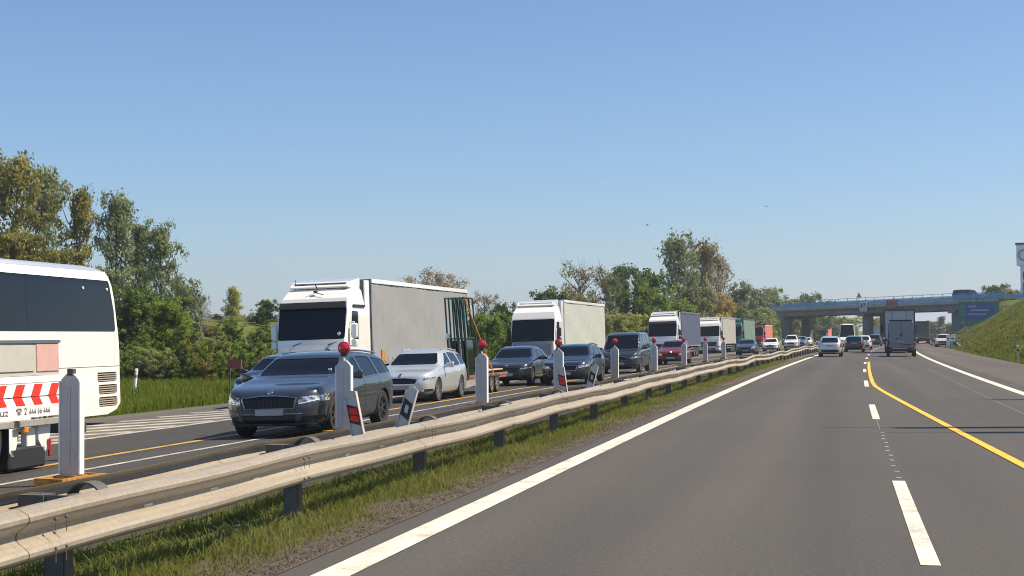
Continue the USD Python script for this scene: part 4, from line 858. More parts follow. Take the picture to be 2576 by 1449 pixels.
def rear_box_lorry(name, label, m, Lt, W, H, door, frame, cab_mat, group):
    path = xform(name, m, label, 'lorry', group); off = -Lt / 2
    def E(n, mesh, mat, parent=None, sm=30):
        mesh = tm(mesh) if not isinstance(mesh, trimesh.Trimesh) else mesh.copy(); mesh.apply_translation((off, 0, 0)); return obj(n, mesh, mat, parent or path, smooth=sm)
    h = W / 2
    E('cab', cab_shell(0, W - .1, H - .6) - cyl_y(1.38, .52, .62, -2, 2, 24), cab_mat)
    b = E('box', bx(2.5, Lt - .08, -h, h, 1.02, H), frame if door is None else WHITEP)
    for y0, y1 in ((-h + .09, -.01), (.01, h - .09)):
        d = E('rear_door', rbx(Lt - .08, Lt - .03, y0, y1, 1.12, H - .12, .008), door or WHITEP, b)
        E('lock_bar', tube((Lt - .015, (y0 + y1) / 2, 1.1), (Lt - .015, (y0 + y1) / 2, H - .13), .018), DUSTY, d)
    E('rear_frame', cat_([bx(Lt - .1, Lt + .01, -h - .01, -h + .08, 1.0, H + .01), bx(Lt - .1, Lt + .01, h - .08, h + .01, 1.0, H + .01), bx(Lt - .1, Lt + .01, -h, h, H - .11, H + .012), bx(Lt - .1, Lt + .01, -h, h, .98, 1.1)]), frame, b)
    E('chassis', cat_([bx(1, Lt - .2, -.45, .45, .7, 1.02), bx(Lt - .15, Lt - .05, -h + .1, h - .1, .45, .58)]), CHASSIS)
    for sg in (-1, 1):
        y0, y1 = sorted((sg * (h - .4), sg * (h - .05))); E('tail_light', bx(Lt - .06, Lt, y0, y1, .62, .74), TAIL)
        E('mud_flap', bx(Lt - 1.1, Lt - 1.08, sg * (h - .3) - .28, sg * (h - .3) + .28, .25, .8), BLACK)
        E('mirror', cat_([tm(rbx(.4, .52, sg * (h + .2) - .1, sg * (h + .2) + .1, 1.7, 2.4, .03)), tube((.46, sg * (h - .1), 2.42), (.46, sg * (h + .2), 2.42), .02)]), BLACK)
    for xw, ww in ((1.38, .3), (Lt - 1.9, .58)):
        for sg in (-1, 1): put_wheel(path, off, xw, sg * (h - .05 - ww / 2), .47, ww, STEELRIM, 8, 1)
rear_box_lorry('box_lorry', 'grey white box lorry with a dark frame just ahead of the grey panel van', place_on(tail_px=2262, Z=128, W=2.5, Lg=8.5), 8.5, 2.5, 3.62, plain('grey_white_door', (.36, .36, .35), .5), plain('dark_frame', (.05, .05, .055), .5), WHITEP, G3)
rear_box_lorry('box_lorry', 'grey lorry farther ahead under the bridge right of the panel van', place_on(tail_px=2319, Z=272, W=2.5, Lg=10), 10, 2.5, 3.9, plain('grey_tarpaulin', (.2, .2, .2), .6), plain('pale_frame', (.42, .42, .40), .5), WHITEP, G3)
rear_box_lorry('box_lorry', 'pale yellow grey lorry far ahead beside the middle bridge pier', place_on(tail_px=2210, Z=330, W=2.5, Lg=10), 10, 2.5, 3.6, plain('pale_tarpaulin', (.42, .40, .32), .6), plain('pale_frame2', (.42, .42, .40), .5), WHITEP, G3)
# camper van coming towards us beyond the bridge
vs = van_spec(5.5, 2.1, 3.0, 1.2, .9, 1.5, (1.0, 4.3)); vs['panes'] = vs['panes'][:2]; vs['loft']['tumble'] = .1; vs['wst'] = .8; front_set(vs, 2.1, .8, 1.2, gz=(.62, .8))
car('camper_van', 'white rounded camper van coming towards us beyond the middle bridge pier', 'van', place_on(2150, 2.2, 2.1, 5.5), vs, WHITEP, Q1, extra=nose_trim(None), detail=.6, seats=False)

# ------------------------------------------------------------------ coach, seen from its side, on the slip road
def coach():
    Lb, hb = 12.2, 1.275; t_side = -16.3
    (t, s), Z = col(314, t_side); s -= Lb / 2; t -= hb
    th = KAP * s; x, y = rd(t, s); n3 = np.array([math.cos(th), -math.sin(th), .028]); n3 /= np.linalg.norm(n3); ex = np.array([math.sin(th), math.cos(th), 0]); ey = -n3
    path = xform('coach', mat4(ex, ey, np.cross(ex, ey), (float(x), float(y), float(zr(t)) - .02)), 'cream white coach with a long dark window band and slatted engine vents at its rear', 'coach')
    off = -Lb / 2
    def E(n, mesh, mat, parent=None, sm=30):
        mesh = tm(mesh) if not isinstance(mesh, trimesh.Trimesh) else mesh.copy(); mesh.apply_translation((off, 0, 0)); return obj(n, mesh, mat, parent or path, smooth=sm)
    R = Lb
    def shell(i):
        sd = Polygon([(.25, .30), (.0, .8), (.05, 1.5), (.45, 3.3), (.8, 3.62), (R - 1.2, 3.66), (R - .62, 3.58), (R - .44, 3.40), (R - .30, 2.9), (R - .22, 2.2), (R - .12, 1.5), (R - .04, .95), (R, .72), (R - .05, .56), (R - .35, .34), (R - .8, .24), (.6, .22)]).buffer(-.05).buffer(.05 - i, quad_segs=4)
        fr = Polygon([(-hb, .2), (hb, .2), (hb, 2.1), (hb - .05, 3.2), (hb - .13, 3.5), (hb - .42, 3.64), (0, 3.7), (-hb + .42, 3.64), (-hb + .13, 3.5), (-hb + .05, 3.2), (-hb, 2.1)]).buffer(-i, quad_segs=3)
        pl = Polygon([(0, -hb + .5), (.2, -hb + .1), (.6, -hb), (R - .14, -hb), (R, -hb + .14), (R, hb - .14), (R - .14, hb), (.6, hb), (.2, hb - .1), (0, hb - .5)]).buffer(-.1).buffer(.1 - i, quad_segs=4)
        return side(sd, -3, 3) ^ front(fr, -1, 15) ^ plan(pl, 0, 5)
    S0, S1, S2, S3 = shell(0), shell(.012), shell(.022), shell(.08)
    body = S0 - (S3 ^ mbx(.2, R - .9, -3, 3, 1.3, 3.4))
    wb = side(rnd([(.9, 2.12), (R - .32, 2.12), (R - .34, 2.6), (R - .5, 3.30), (.9, 3.36)], .06), -3, 3) ; wf = front(rrect(-1.1, 1.1, 1.35, 3.1, .1), -1, 1.0)
    body = body - ((wb + wf) ^ (shell(-.02) - shell(.025)))
    cuts = [R - .32 - 1.75 * k for k in range(0, 8)]
    CG = glassy('coach_glass', (.10, .12, .15), .10)
    for k in range(3):
        x1 = R - .3 - 3.9 * k; x0 = max(.9, x1 - 3.9 + .008)
        for h in split_lr((S1 - S2) ^ wb ^ mbx(x0, x1 if k else R, -3, 3, 0, 5)): E('side_window', h, CG)
    E('windscreen', (S1 - S2) ^ wf, CG)
    # engine vents
    for (x0, x1, z0, z1) in ((R - 1.25, R - .32, .98, 1.20), (R - 1.2, R - .31, .70, .92), (R - 1.2, R - .31, .42, .64)):
        o = rrect(x0, x1, z0, z1, .05); pr = side(o, -3, 3); body = body - (pr ^ (shell(-.02) - shell(.05)))
        for h in split_lr((shell(.04) - shell(.055)) ^ pr): q = E('engine_vent', h, plain('vent_dark', (.08, .075, .065), .7))
        for z in np.arange(z0 + .02, z1 - .02, .048):
            for sg in (-1, 1):
                y0, y1 = sorted((sg * (hb - .036), sg * (hb - .004))); E('vent_slat', rbx(x0 + .02, x1 - .02, y0, y1, z, z + .02, .004), plain('vent_slat_metal', (.36, .31, .26), .5))
    for z in (1.40, 1.53, 1.66):
        for sg in (-1, 1): E('small_vent', rbx(R - .50, R - .30, sg * (hb - .008) - .006, sg * (hb - .008) + .014, z, z + .08, .004), plain('vent_grey', (.3, .29, .26), .6))
    seam = lambda x0, x1, z0, z1: side([(x0, z0), (x1, z0), (x1, z1), (x0, z1)], -3, 3) ^ (shell(-.003) - shell(.01))
    E('seam', seam(R - 3.3, R - .12, 1.325, 1.338), BLACK); E('seam', seam(R - 3.31, R - 3.298, .3, 1.33), BLACK); E('seam', seam(R - .405, R - .397, 1.34, 2.1), plain('fine_seam', (.35, .33, .3), .6))
    tl = side(rnd([(R - .15, .62), (R + .1, .62), (R + .1, 1.24), (R - .15, 1.24)], .02), -3, 3); body = body - (tl ^ (shell(-.02) - shell(.03)))
    for h in split_lr((shell(-.004) - shell(.035)) ^ tl): E('tail_light', h, TAIL)
    for xw in (2.7, R - 3.6):
        body = body - cyl_y(xw, .5, .6, -3, 3, 30)
        for sg in (-1, 1): put_wheel(path, off, xw, sg * (hb - .2), .5, .3, STEELRIM, 8, 2)
    E('body', body, paint('cream_white_paint', (.78, .75, .66), dirt=.35), sm=25)
    for px in (-1.75, -.62):
        for sg in (-1, 1): E('light_spot', cyl_y(R + px, 3.10, .03, *sorted((sg * (hb - .055), sg * (hb - .03))), 12), BOARDW)
    for sx in np.arange(1.6, R - 1, 1.0):
        E('seat', cat_([tm(rbx(sx, sx + .16, sy - .24, sy + .24, 1.45, 2.55, .06)) for sy in (-.9, -.4, .4, .9)]), plain('coach_seat', (.05, .06, .08), .9))
coach()

# ------------------------------------------------------------------ breakdown lorry at the left edge, seen from its side
def breakdown():
    Lb, hb = 7.6, 1.2; (t, s), Z = col(158, -10.6); s -= Lb / 2; t -= hb
    th = KAP * s; x, y = rd(t, s); n3 = np.array([math.cos(th), -math.sin(th), .028]); n3 /= np.linalg.norm(n3); ex = np.array([math.sin(th), math.cos(th), 0]); ey = -n3
    mt = mat4(ex, ey, np.cross(ex, ey), (float(x), float(y), float(zr(t)) - .0))
    path = xform('breakdown_lorry', mt, 'white breakdown lorry with red and white chevrons along its side, cut by the left edge', 'lorry'); off = -Lb / 2; R = Lb
    def E(n, mesh, mat, parent=None, sm=30):
        mesh = tm(mesh) if not isinstance(mesh, trimesh.Trimesh) else mesh.copy(); mesh.apply_translation((off, 0, 0)); return obj(n, mesh, mat, parent or path, smooth=sm)
    E('cab', cab_shell(0, 2.3, 2.9) - cyl_y(1.38, .5, .6, -2, 2, 24), WHITEP)
    E('windscreen', front(rrect(-1.0, 1.0, 1.74, 2.6, .08), -.3, .9) ^ (cab_shell(-.006, 2.3, 2.9) - cab_shell(.01, 2.3, 2.9)), DARKGLASS)
    sw = side(rnd([(.62, 1.8), (.78, 2.4), (1.45, 2.4), (1.45, 1.72), (1.0, 1.72)], .05), -2, 2)
    for h in split_lr(sw ^ (cab_shell(-.006, 2.3, 2.9) - cab_shell(.01, 2.3, 2.9))): E('side_window', h, DARKGLASS)
    E('chassis', bx(1.0, R - .4, -.42, .42, .62, .9), CHASSIS)
    lk = plain('locker_grey_beige', (.40, .385, .34), .5, var=.06); pk = plain('locker_dusky_pink', (.50, .30, .27), .5, var=.06)
    b = E('locker_body', cat_([bx(2.5, R, -hb + .012, hb - .012, 1.28, 1.72)]), lk)
    E('locker_end', rbx(R - .62, R - .02, -hb - .003, hb + .003, 1.33, 1.70, .006), pk, b)
    for x0 in (2.55, 4.2, 5.6): [E('shutter', rbx(x0, min(x0 + 1.3, R - .7), sg * hb - .006, sg * hb + .006, 1.34, 1.69, .004), lk, b) for sg in (-1, 1)]
    E('locker_cap', bx(2.48, R + .02, -hb - .01, hb + .01, 1.72, 1.76), plain('slate_cap', (.10, .11, .13), .5), b)
    WB = plain('chevron_white', (.78, .76, .70), .35, var=.05); RB = plain('chevron_red', (.70, .035, .02), .35, var=.08)
    p = E('side_board', cat_([bx(2.5, R, -hb, hb, .72, 1.275)]), WB)
    for sg in (-1, 1):
        y = sg * (hb + .003); k = 0; x = R - .12
        while x > 2.9:
            for (za, zb_, d0, d1) in ((1.005, 1.165, 0, .10), (.885, .995, .04 + .0, -.0)):
                d_a, d_b = (0.0, .10) if za > 1 else (.09, .0)
                poly = [(x - .22 + d_a, za), (x + d_a, za), (x + d_b, zb_), (x - .22 + d_b, zb_)]
                yy = sorted((sg * hb, sg * (hb + .004))); E('chevron', side(poly if sg > 0 else poly, *yy), RB, p)
            x -= .46; k += 1
        E('board_seam', bx(2.5, R, *sorted((sg * hb, sg * (hb + .006))), .996, 1.004), BLACK, p)
        E('board_edge', bx(2.5, R, *sorted((sg * hb, sg * (hb + .006))), 1.185, 1.192), plain('fine_edge', (.5, .48, .42), .5), p)
    ink = plain('grey_lettering', (.13, .12, .10), .6)
    for txt, x0, h_ in (('444 66 444', R - .86, .072), ('2', R - .99, .09), ('erznak.cz', R - 1.92, .085)):
        tx = meshkit.text_mesh(txt, h_, .003, bold=True); v = tx.vertices.copy(); w_ = v[:, 0].max()
        tx.vertices = np.c_[x0 + v[:, 0] * min(1, (.66 if len(txt) > 9 else 9) / w_), -hb - .002 - v[:, 2], .765 + v[:, 1]]; E('lettering', tx, ink, p)
    ph = cat_([tm(rbx(R - 1.17, R - 1.06, -hb - .006, -hb - .001, .83, .855, .002)), tm(rbx(R - 1.155, R - 1.075, -hb - .006, -hb - .001, .765, .815, .002)), tm(rbx(R - 1.185, R - 1.155, -hb - .006, -hb - .001, .812, .84, .002)), tm(rbx(R - 1.075, R - 1.045, -hb - .006, -hb - .001, .812, .84, .002))]); E('telephone_sign', ph, ink, p)
    for x0, x1 in ((R - 1.1, R - .08), (R - 2.4, R - 1.25), (2.6, R - 2.6)):
        for sg in (-1, 1): E('under_rail', rbx(x0, x1, sg * (hb - .02) - .03, sg * (hb - .02) + .03, .60, .69, .008), plain('under_rail_metal', (.30, .28, .24), .5, .2))
    for x, zt, zb_ in ((R - .28, .60, .24), (R - 1.12, .58, .22)):
        for sg in (-1, 1): E('white_bracket', side(rnd([(x - .17, zt), (x + .17, zt), (x + .15, zt - .15), (x + .03, zb_), (x - .03, zb_), (x - .16, zt - .2)], .02), *sorted((sg * (hb - .1), sg * (hb - .2)))), WHITEP)
    for sg in (-1, 1):
        E('white_box', rbx(R - .74, R - .52, sg * (hb - .15) - .05, sg * (hb - .15) + .05, .32, .58, .01), WHITEP)
        E('side_marker', rbx(R - .98, R - .88, sg * (hb - .02) - .03, sg * (hb - .02) + .03, .52, .60, .01), AMBER)
        E('red_reflector', rbx(R - .22, R - .16, sg * (hb - .08) - .02, sg * (hb - .08) + .02, .16, .40, .01), TAIL)
        E('black_box', rbx(R - 1.2, R - .25, sg * (hb - .3) - .2, sg * (hb - .3) + .2, .03, .33, .03), BLACK)
        E('mud_flap', bx(R - 1.34, R - 1.32, sg * (hb - .3) - .27, sg * (hb - .3) + .27, .2, .6), BLACK)
    E('tow_arm', cat_([bx(R - .5, R + 1.3, -.12, .12, .45, .6), bx(R + 1.1, R + 1.3, -.9, .9, .4, .55)]), CHASSIS)
    for xw, ww in ((1.38, .28), (R - 1.98, .54)):
        for sg in (-1, 1): put_wheel(path, off, xw, sg * (hb - .01 - ww / 2), .48, ww, STEELRIM, 8, 3)
breakdown()

# ------------------------------------------------------------------ trailer with glass racks
def glass_trailer():
    Lb, hb = 5.2, .95; (t, s), Z = col(1180, -10.95); t -= hb; s += Lb / 2
    th = KAP * s; x, y = rd(t, s); n3 = np.array([math.cos(th), -math.sin(th), .028]); n3 /= np.linalg.norm(n3); ex = np.array([math.sin(th), math.cos(th), 0]); ey = -n3
    path = xform('glass_trailer', mat4(ex, ey, np.cross(ex, ey), (float(x), float(y), float(zr(t)))), 'flat trailer with green glass racks and an orange strap behind the silver estate', 'trailer'); off = -Lb / 2
    def E(n, mesh, mat, parent=None, sm=30):
        mesh = tm(mesh) if not isinstance(mesh, trimesh.Trimesh) else mesh.copy(); mesh.apply_translation((off, 0, 0)); return obj(n, mesh, mat, parent or path, smooth=sm)
    RUST = plain('rusty_brown_deck', (.22, .11, .07), .8, var=.4); GRN = plain('dark_green_frame', (.012, .055, .04), .5); GGL = glassy('green_pane', (.30, .52, .44), .5)
    E('deck', bx(0, Lb, -hb, hb, .46, .54), RUST); E('deck_edge', cat_([bx(0, Lb, sg * hb - .02, sg * hb + .02, .54, .62) for sg in (-1, 1)]), RUST)
    E('drawbar', cat_([tube((0, -.5, .55), (-1.0, 0, .5), .05), tube((0, .5, .55), (-1.0, 0, .5), .05)]), DUSTY)
    for q in range(6):
        y = -.90 + q * .12
        E('rack_post', cat_([tube((.1 + .02 * q, y, .56), (.22 + .02 * q, y + .12, 3.0), .028), tube((1.5, y, .56), (1.38, y + .12, 3.0), .028), tube((.22 + .02 * q, y + .12, 3.0), (1.38, y + .12, 3.0), .025), tube((.14, y, 1.75), (1.46, y + .1, 1.75), .02)]), GRN)
    for q in range(5):
        y = -.87 + q * .12; v = np.array([(.2, y, .58), (1.45, y, .58), (1.40, y + .07, 1.7), (.28, y + .07, 1.7)]); v = np.vstack([v, v + [0, .012, 0]])
        E('glass_pane', trimesh.convex.convex_hull(v), GGL)
    for m_ in (tube((.14, -.7, .56), (.22, -.62, 1.78), .035), tube((.16, -.4, .56), (.24, -.3, 1.74), .035)): E('batten', m_, plain('pale_pink_batten', (.55, .36, .30), .6))
    E('strap', cat_([tube((.4, -.78, 2.98), (3.0, -.93, .85), .022), tube((3.0, -.93, .85), (3.3, -.95, .55), .03)]), ORANGE)
    for m_ in (rbx(2.2, 4.6, -.95, -.7, .70, .74, .008), rbx(2.0, 4.3, -.6, -.35, .70, .74, .008)): E('loose_plank', m_, plain('pale_plank', (.5, .36, .26), .7, var=.25))
    E('wrapped_bundle', tube((.2, -.25, 1.74), (.24, -.28, 1.9), .07), BOARDW)
    for sg in (-1, 1): E('mudguard', rbx(2.3, 3.9, sg * .92 - .12, sg * .92 + .12, .50, .56, .02), BLACK)
    E('tail_lamp_bar', bx(Lb - .05, Lb, -hb, hb, .45, .57), TAIL)
    for xw in (2.7, 3.45):
        for sg in (-1, 1): put_wheel(path, off, xw, sg * .93, .30, .19, STEELRIM, 6, 1)
glass_trailer()
# ------------------------------------------------------------------ bridge
def bridge():
    # two ends seen at photo columns 1917 and 2532; the deck climbs gently to the right
    A = np.array(ray(1900, 290)); B = np.array(ray(2560, 246)); d = (B - A) / np.linalg.norm(B - A); n = np.array([d[1], -d[0]]); Lg = np.linalg.norm(B - A)   # n points to the camera
    if n @ -A < 0: n = -n
    zA, zB = zat(1900, 782, 290) + .2, zat(2560, 760, 246) + .6
    path = xform('bridge', Gf.Matrix4d(1.0), 'concrete road bridge with blue railings crossing the motorway', 'bridge')
    def P(u, w, z):        # u along deck, w towards the camera, z above deck top
        q = A + d * u + n * w; return (q[0], q[1], zA + (zB - zA) * u / Lg + z)
    def beam(n_, u0, u1, w0, w1, z0, z1, mat, parent=None, vert=False):
        v = np.array([P(u, w, z) for u in (u0, u1) for w in (w0, w1) for z in (z0, z1)])
        if vert: v[[0, 2, 4, 6], 2] = z0
        return obj(n_, trimesh.convex.convex_hull(v), mat, parent or path)
    def joined(n_, lst, mat, parent=None, kind=None):
        return obj(n_, cat_([trimesh.convex.convex_hull(np.array([P(u, w, z) for u in (u0, u1) for w in (w0, w1) for z in (z0, z1)])) for u0, u1, w0, w1, z0, z1 in lst]), mat, parent or path, kind=kind)
    BR = plain('blue_railing', (.04, .16, .27), .45, .1); GP = mk('blue_green_panel', {'p': ('principled_bsdf', {'base_color': (.05, .17, .27), 'roughness': .3}), 't': ('transparent_bsdf', {'color': (.75, .9, .95)}), 'm': ('mix_closure', {'fac': .35})}, [('p.BSDF', 'm.closure1'), ('t.BSDF', 'm.closure2')], 'm.closure')
    beam('deck', -14, Lg + 10, -10, 0, -.55, 0, CONC)
    beam('cornice', -14, Lg + 10, -.05, .30, -.42, .12, CONC); beam('cornice', -14, Lg + 10, -10.3, -9.95, -.42, .12, CONC)
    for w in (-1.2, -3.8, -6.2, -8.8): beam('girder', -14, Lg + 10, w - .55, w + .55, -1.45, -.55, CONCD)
    us = np.arange(-12, Lg - 1.5, 2.0)
    for wz in (.12, -10.1):
        for u in us: beam('railing_post', u - .04, u + .04, wz - .04, wz + .04, .12, 1.25, BR)
        for z in (1.22, .25): beam('rail', -13, us[-1], wz - .035, wz + .035, z, z + .07, BR)
        for u in us[:-1]: beam('railing_panel', u + .08, u + 1.92, wz - .012, wz + .012, .32, .78 if u < Lg * .78 else 1.1, GP)
    for px, zb in ((1968, 286), (2174, 272), (2402, 257)):
        x, y = ray(px, zb); u = (np.array([x, y]) - A) @ d
        for w in ((-2.2, -7.8) if px != 2174 else (-2.6, -7.4)):
            q = A + d * u + n * w; h = zA + (zB - zA) * u / Lg - 1.45
            pl = rnd([(-.95, -.6), (.95, -.6), (.95, .6), (-.95, .6)], .3) if px != 2174 else Point(0, 0).buffer(.95)
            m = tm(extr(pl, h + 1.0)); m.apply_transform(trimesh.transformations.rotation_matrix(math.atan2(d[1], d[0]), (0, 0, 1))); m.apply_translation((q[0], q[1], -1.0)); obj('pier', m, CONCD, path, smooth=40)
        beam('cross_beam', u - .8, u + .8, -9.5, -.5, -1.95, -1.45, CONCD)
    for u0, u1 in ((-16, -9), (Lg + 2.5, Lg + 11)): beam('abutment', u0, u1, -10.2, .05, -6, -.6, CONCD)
    # signs hung on the railing
    def u_of(px): 
        best = min(np.linspace(0, Lg, 600), key=lambda u: abs(X0PX + 0 - 0 - 0 + (lambda q: 1288 + FPX * (q[0] * math.cos(PSI) + q[1] * math.sin(PSI)) / (-q[0] * math.sin(PSI) + q[1] * math.cos(PSI)))(A + d * u + n * .4) - px - X0PX)); return best
    u = u_of(2243); sg = []
    def flat_sign(name, u, w_, z0, z1, c_edge, c_face, lab, cat, deco):
        pth = xform(name, Gf.Matrix4d(1.0), lab, cat)
        def pb(n_, a0, a1, w0, w1, zz0, zz1, mat, par): return obj(n_, trimesh.convex.convex_hull(np.array([P(u + a, w, z) for a in (a0, a1) for w in (w0, w1) for z in (zz0, zz1)])), mat, par)
        p = pb('board', -w_ / 2, w_ / 2, .36, .42, z0, z1, c_edge, pth); pb('face', -w_ / 2 + .08, w_ / 2 - .08, .425, .44, z0 + .08, z1 - .08, c_face, p)
        for a0, a1, b0, b1, mt in deco: pb('sign_mark', a0, a1, .442, .455, b0, b1, mt, p)
        pb('bracket', -w_ / 2 + .2, -w_ / 2 + .28, .2, .36, z0 + .2, z1, DUSTY, pth); pb('bracket', w_ / 2 - .28, w_ / 2 - .2, .2, .36, z0 + .2, z1, DUSTY, pth)
    SW = plain('sign_white', (.7, .7, .68), .45); SR = plain('sign_dark_red', (.26, .05, .06), .5, var=.2); SRb = plain('sign_red_line', (.5, .2, .18), .5)
    flat_sign('bridge_sign', u_of(2243), 2.3, -.75, .75, plain('sign_dark_frame', (.10, .05, .055), .5), SR, 'dark red sign board hung on the bridge above the middle span', 'sign', [(-.7, -.1, .32, .42, SRb), (.1, .75, .32, .42, SRb), (-.8, .8, -.42, -.36, SRb)])
    flat_sign('bridge_sign', u_of(2171), 1.5, -1.1, .55, SW, plain('sign_pale_grey', (.4, .38, .36), .5), 'small pale sign with dark marks hung on the bridge over the middle pier', 'sign', [(-.5, -.25, -.5, .3, plain('sign_black', (.03, .03, .04), .5)), (.1, .45, -.1, .35, SR), (-.15, .0, -.5, .1, SRb)])
    # little triangular sign above the railing
    uu = u_of(2148); q = P(uu, -1.0, 1.25)
    p = xform('small_sign', Gf.Matrix4d(1.0), 'small grey triangular sign standing above the bridge railing', 'sign')
    c = np.array([[-.5, 0, 0.], [.5, 0, 0], [0, 0, .9]]); v = np.vstack([c + [0, -.02, 0], c + [0, .02, 0]]) + [q[0], q[1], q[2] + .15]; obj('plate', trimesh.convex.convex_hull(v), DUSTY, p); obj('post', tube((q[0], q[1], q[2] - 1.3), (q[0], q[1], q[2] + .3), .04), DUSTY, p)
    # dark van driving over the bridge
    um = u_of(2408); q = P(um, -2.6, 0); sl = (zB - zA) / Lg; ex = -np.array([d[0], d[1], sl]); ex /= np.linalg.norm(ex); ey = np.cross([0, 0, 1.0], ex); ey /= np.linalg.norm(ey)
    vs = van_spec(4.9, 1.9, 1.95, 1.05); front_set(vs, 1.9, .8, 1.05, gz=(.62, .76))
    car('people_carrier', 'dark van driving over the bridge towards the right', 'van', mat4(ex, ey, np.cross(ex, ey), q), vs, paint('black_van_paint', (.02, .024, .028), .3, .3), None, detail=.6, seats=False)
bridge()

# ------------------------------------------------------------------ motorway sign right of the road
def motorway_sign():
    Zs = 214; x, y = ray(2461, Zs); w, zt, zb = 5.45, zat(2461, 758, Zs), zat(2461, 821, Zs); zg = float(zter(*to_road(x, y)))
    p = xform('motorway_sign', rotz_m((x, y, 0), PSI * 0 - .06), 'large green motorway sign with a blue panel and white arrow before the bridge', 'sign')
    G, B, Wt = plain('sign_green', (.012, .11, .085), .4, var=.08), plain('sign_blue', (.02, .06, .17), .4, var=.08), plain('sign_letter_white', (.22, .26, .36), .4)
    b = obj('board', bx(-w / 2, w / 2, 0, .08, zb, zt), G, p)
    obj('blue_panel', bx(-1.7, w / 2 - .55, -.02, .0, zb + 1.0, zt - .3), B, b)
    for a0, a1, z in ((-1.4, -.3, zt - .7), (-1.0, 1.4, zt - 1.25), (-1.4, 1.0, zt - 1.8)): obj('text_line', rbx(a0, a1, -.035, -.022, z - .1, z + .1, .005), Wt, b)
    for a0, a1, z in ((-2.4, -1.9, zt - .7), (-2.4, -1.85, zt - 1.8)): obj('text_line', rbx(a0, a1, -.025, -.002, z - .1, z + .1, .005), plain('sign_pale_green', (.06, .2, .17), .4), b)
    ar = front([(0, 0), (1, 0), (1, 1)], -.02, -.002)
    obj('arrow', cat_([tube((-2.35, -.02, zb + .30), (-1.95, -.02, zb + .72), .06), tube((-1.95, -.02, zb + .72), (-2.2, -.02, zb + .72), .05), tube((-1.95, -.02, zb + .72), (-1.95, -.02, zb + .47), .05)]), Wt, b)
    for a in (-1.6, 1.6): obj('post', tube((a, .2, zg - .5), (a, .2, zt), .11, 10), DUSTY, p)
    obj('lamp', cat_([tm(rbx(a - .2, a + .2, -.5, -.2, zt + .32, zt + .42, .02)) for a in (-1.1, -.2, .7)] + [tube((a, .1, zt - .1), (a, -.35, zt + .36), .03) for a in (-1.1, -.2, .7)]), BLACK, p)
    x, y = ray(2524, 210); zt_ = zat(2524, 764, 210); zg = float(zter(*to_road(x, y)))
    p = xform('barrier_post', rotz_m((x, y, zg), 0), 'thin red and white striped post at the right of the motorway sign', 'post')
    k = 0; z = 0.0; h = max(zt_ - zg, 1.5)
    while z < h: obj('red_band' if k % 2 == 0 else 'pale_band', tube((0, 0, z), (0, 0, min(z + .42, h)), .09, 10), plain('dull_red', (.3, .06, .05), .6) if k % 2 == 0 else plain('dull_white', (.4, .36, .33), .6), p); z += .42; k += 1
motorway_sign()

# ------------------------------------------------------------------ white building at the right edge
def building():
    Zs = 262; x, y = ray(2568, Zs); z0 = float(zter(*to_road(x, y))) - 1; px = Zs / FPX
    p = xform('office_building', rotz_m((x, y, 0), -.25), 'white modern building with dark windows cut by the right edge', 'building')
    Wl = plain('white_facade', (.52, .53, .56), .6, var=.06); Wd = plain('facade_window', (.02, .025, .04), .15)
    t1, t2, t3 = zat(2560, 705, Zs), zat(2560, 668, Zs), zat(2560, 616, Zs)
    obj('wall', bx(0, 14, 0, 12, z0, t2), Wl, p)
    u = obj('upper_storey', bx(-.55, 14.3, -.4, 12.3, t2, t3), Wl, p)
    obj('roof', bx(-.7, 14.5, -.55, 12.5, t3, t3 + .35), plain('roof_edge_dark', (.05, .05, .06), .5), p)
    for k, zc in enumerate((zat(2560, 693, Zs), zat(2560, 720, Zs), zat(2560, 742, Zs))):
        for a in np.arange(.35, 13, 1.9):
            f = obj('window', bx(a, a + 1.15, -.03, .06, zc - .75, zc + .75), Wl, p); obj('pane', bx(a + .08, a + 1.07, -.05, -.032, zc - .67, zc + .67), Wd, f)
        for b in np.arange(.8, 11, 2.2):
            f = obj('window', bx(-.03, .06, b, b + 1.2, zc - .75, zc + .75), Wl, p); obj('pane', bx(-.05, -.032, b + .08, b + 1.12, zc - .67, zc + .67), Wd, f)
    ring = trimesh.creation.annulus(.75, 1.0, .12, sections=28); ring.apply_transform(trimesh.transformations.rotation_matrix(PI / 2, (1, 0, 0))); ring.apply_translation((.75, -.5, (t2 + t3) / 2)); obj('round_sign', ring, plain('sign_mid_grey', (.2, .2, .22), .5), u)
    ring = trimesh.creation.annulus(.75, 1.0, .12, sections=28); ring.apply_transform(trimesh.transformations.rotation_matrix(PI / 2, (0, 1, 0))); ring.apply_translation((-.65, 1.6, (t2 + t3) / 2)); obj('round_sign', ring, Wd, u)
building()

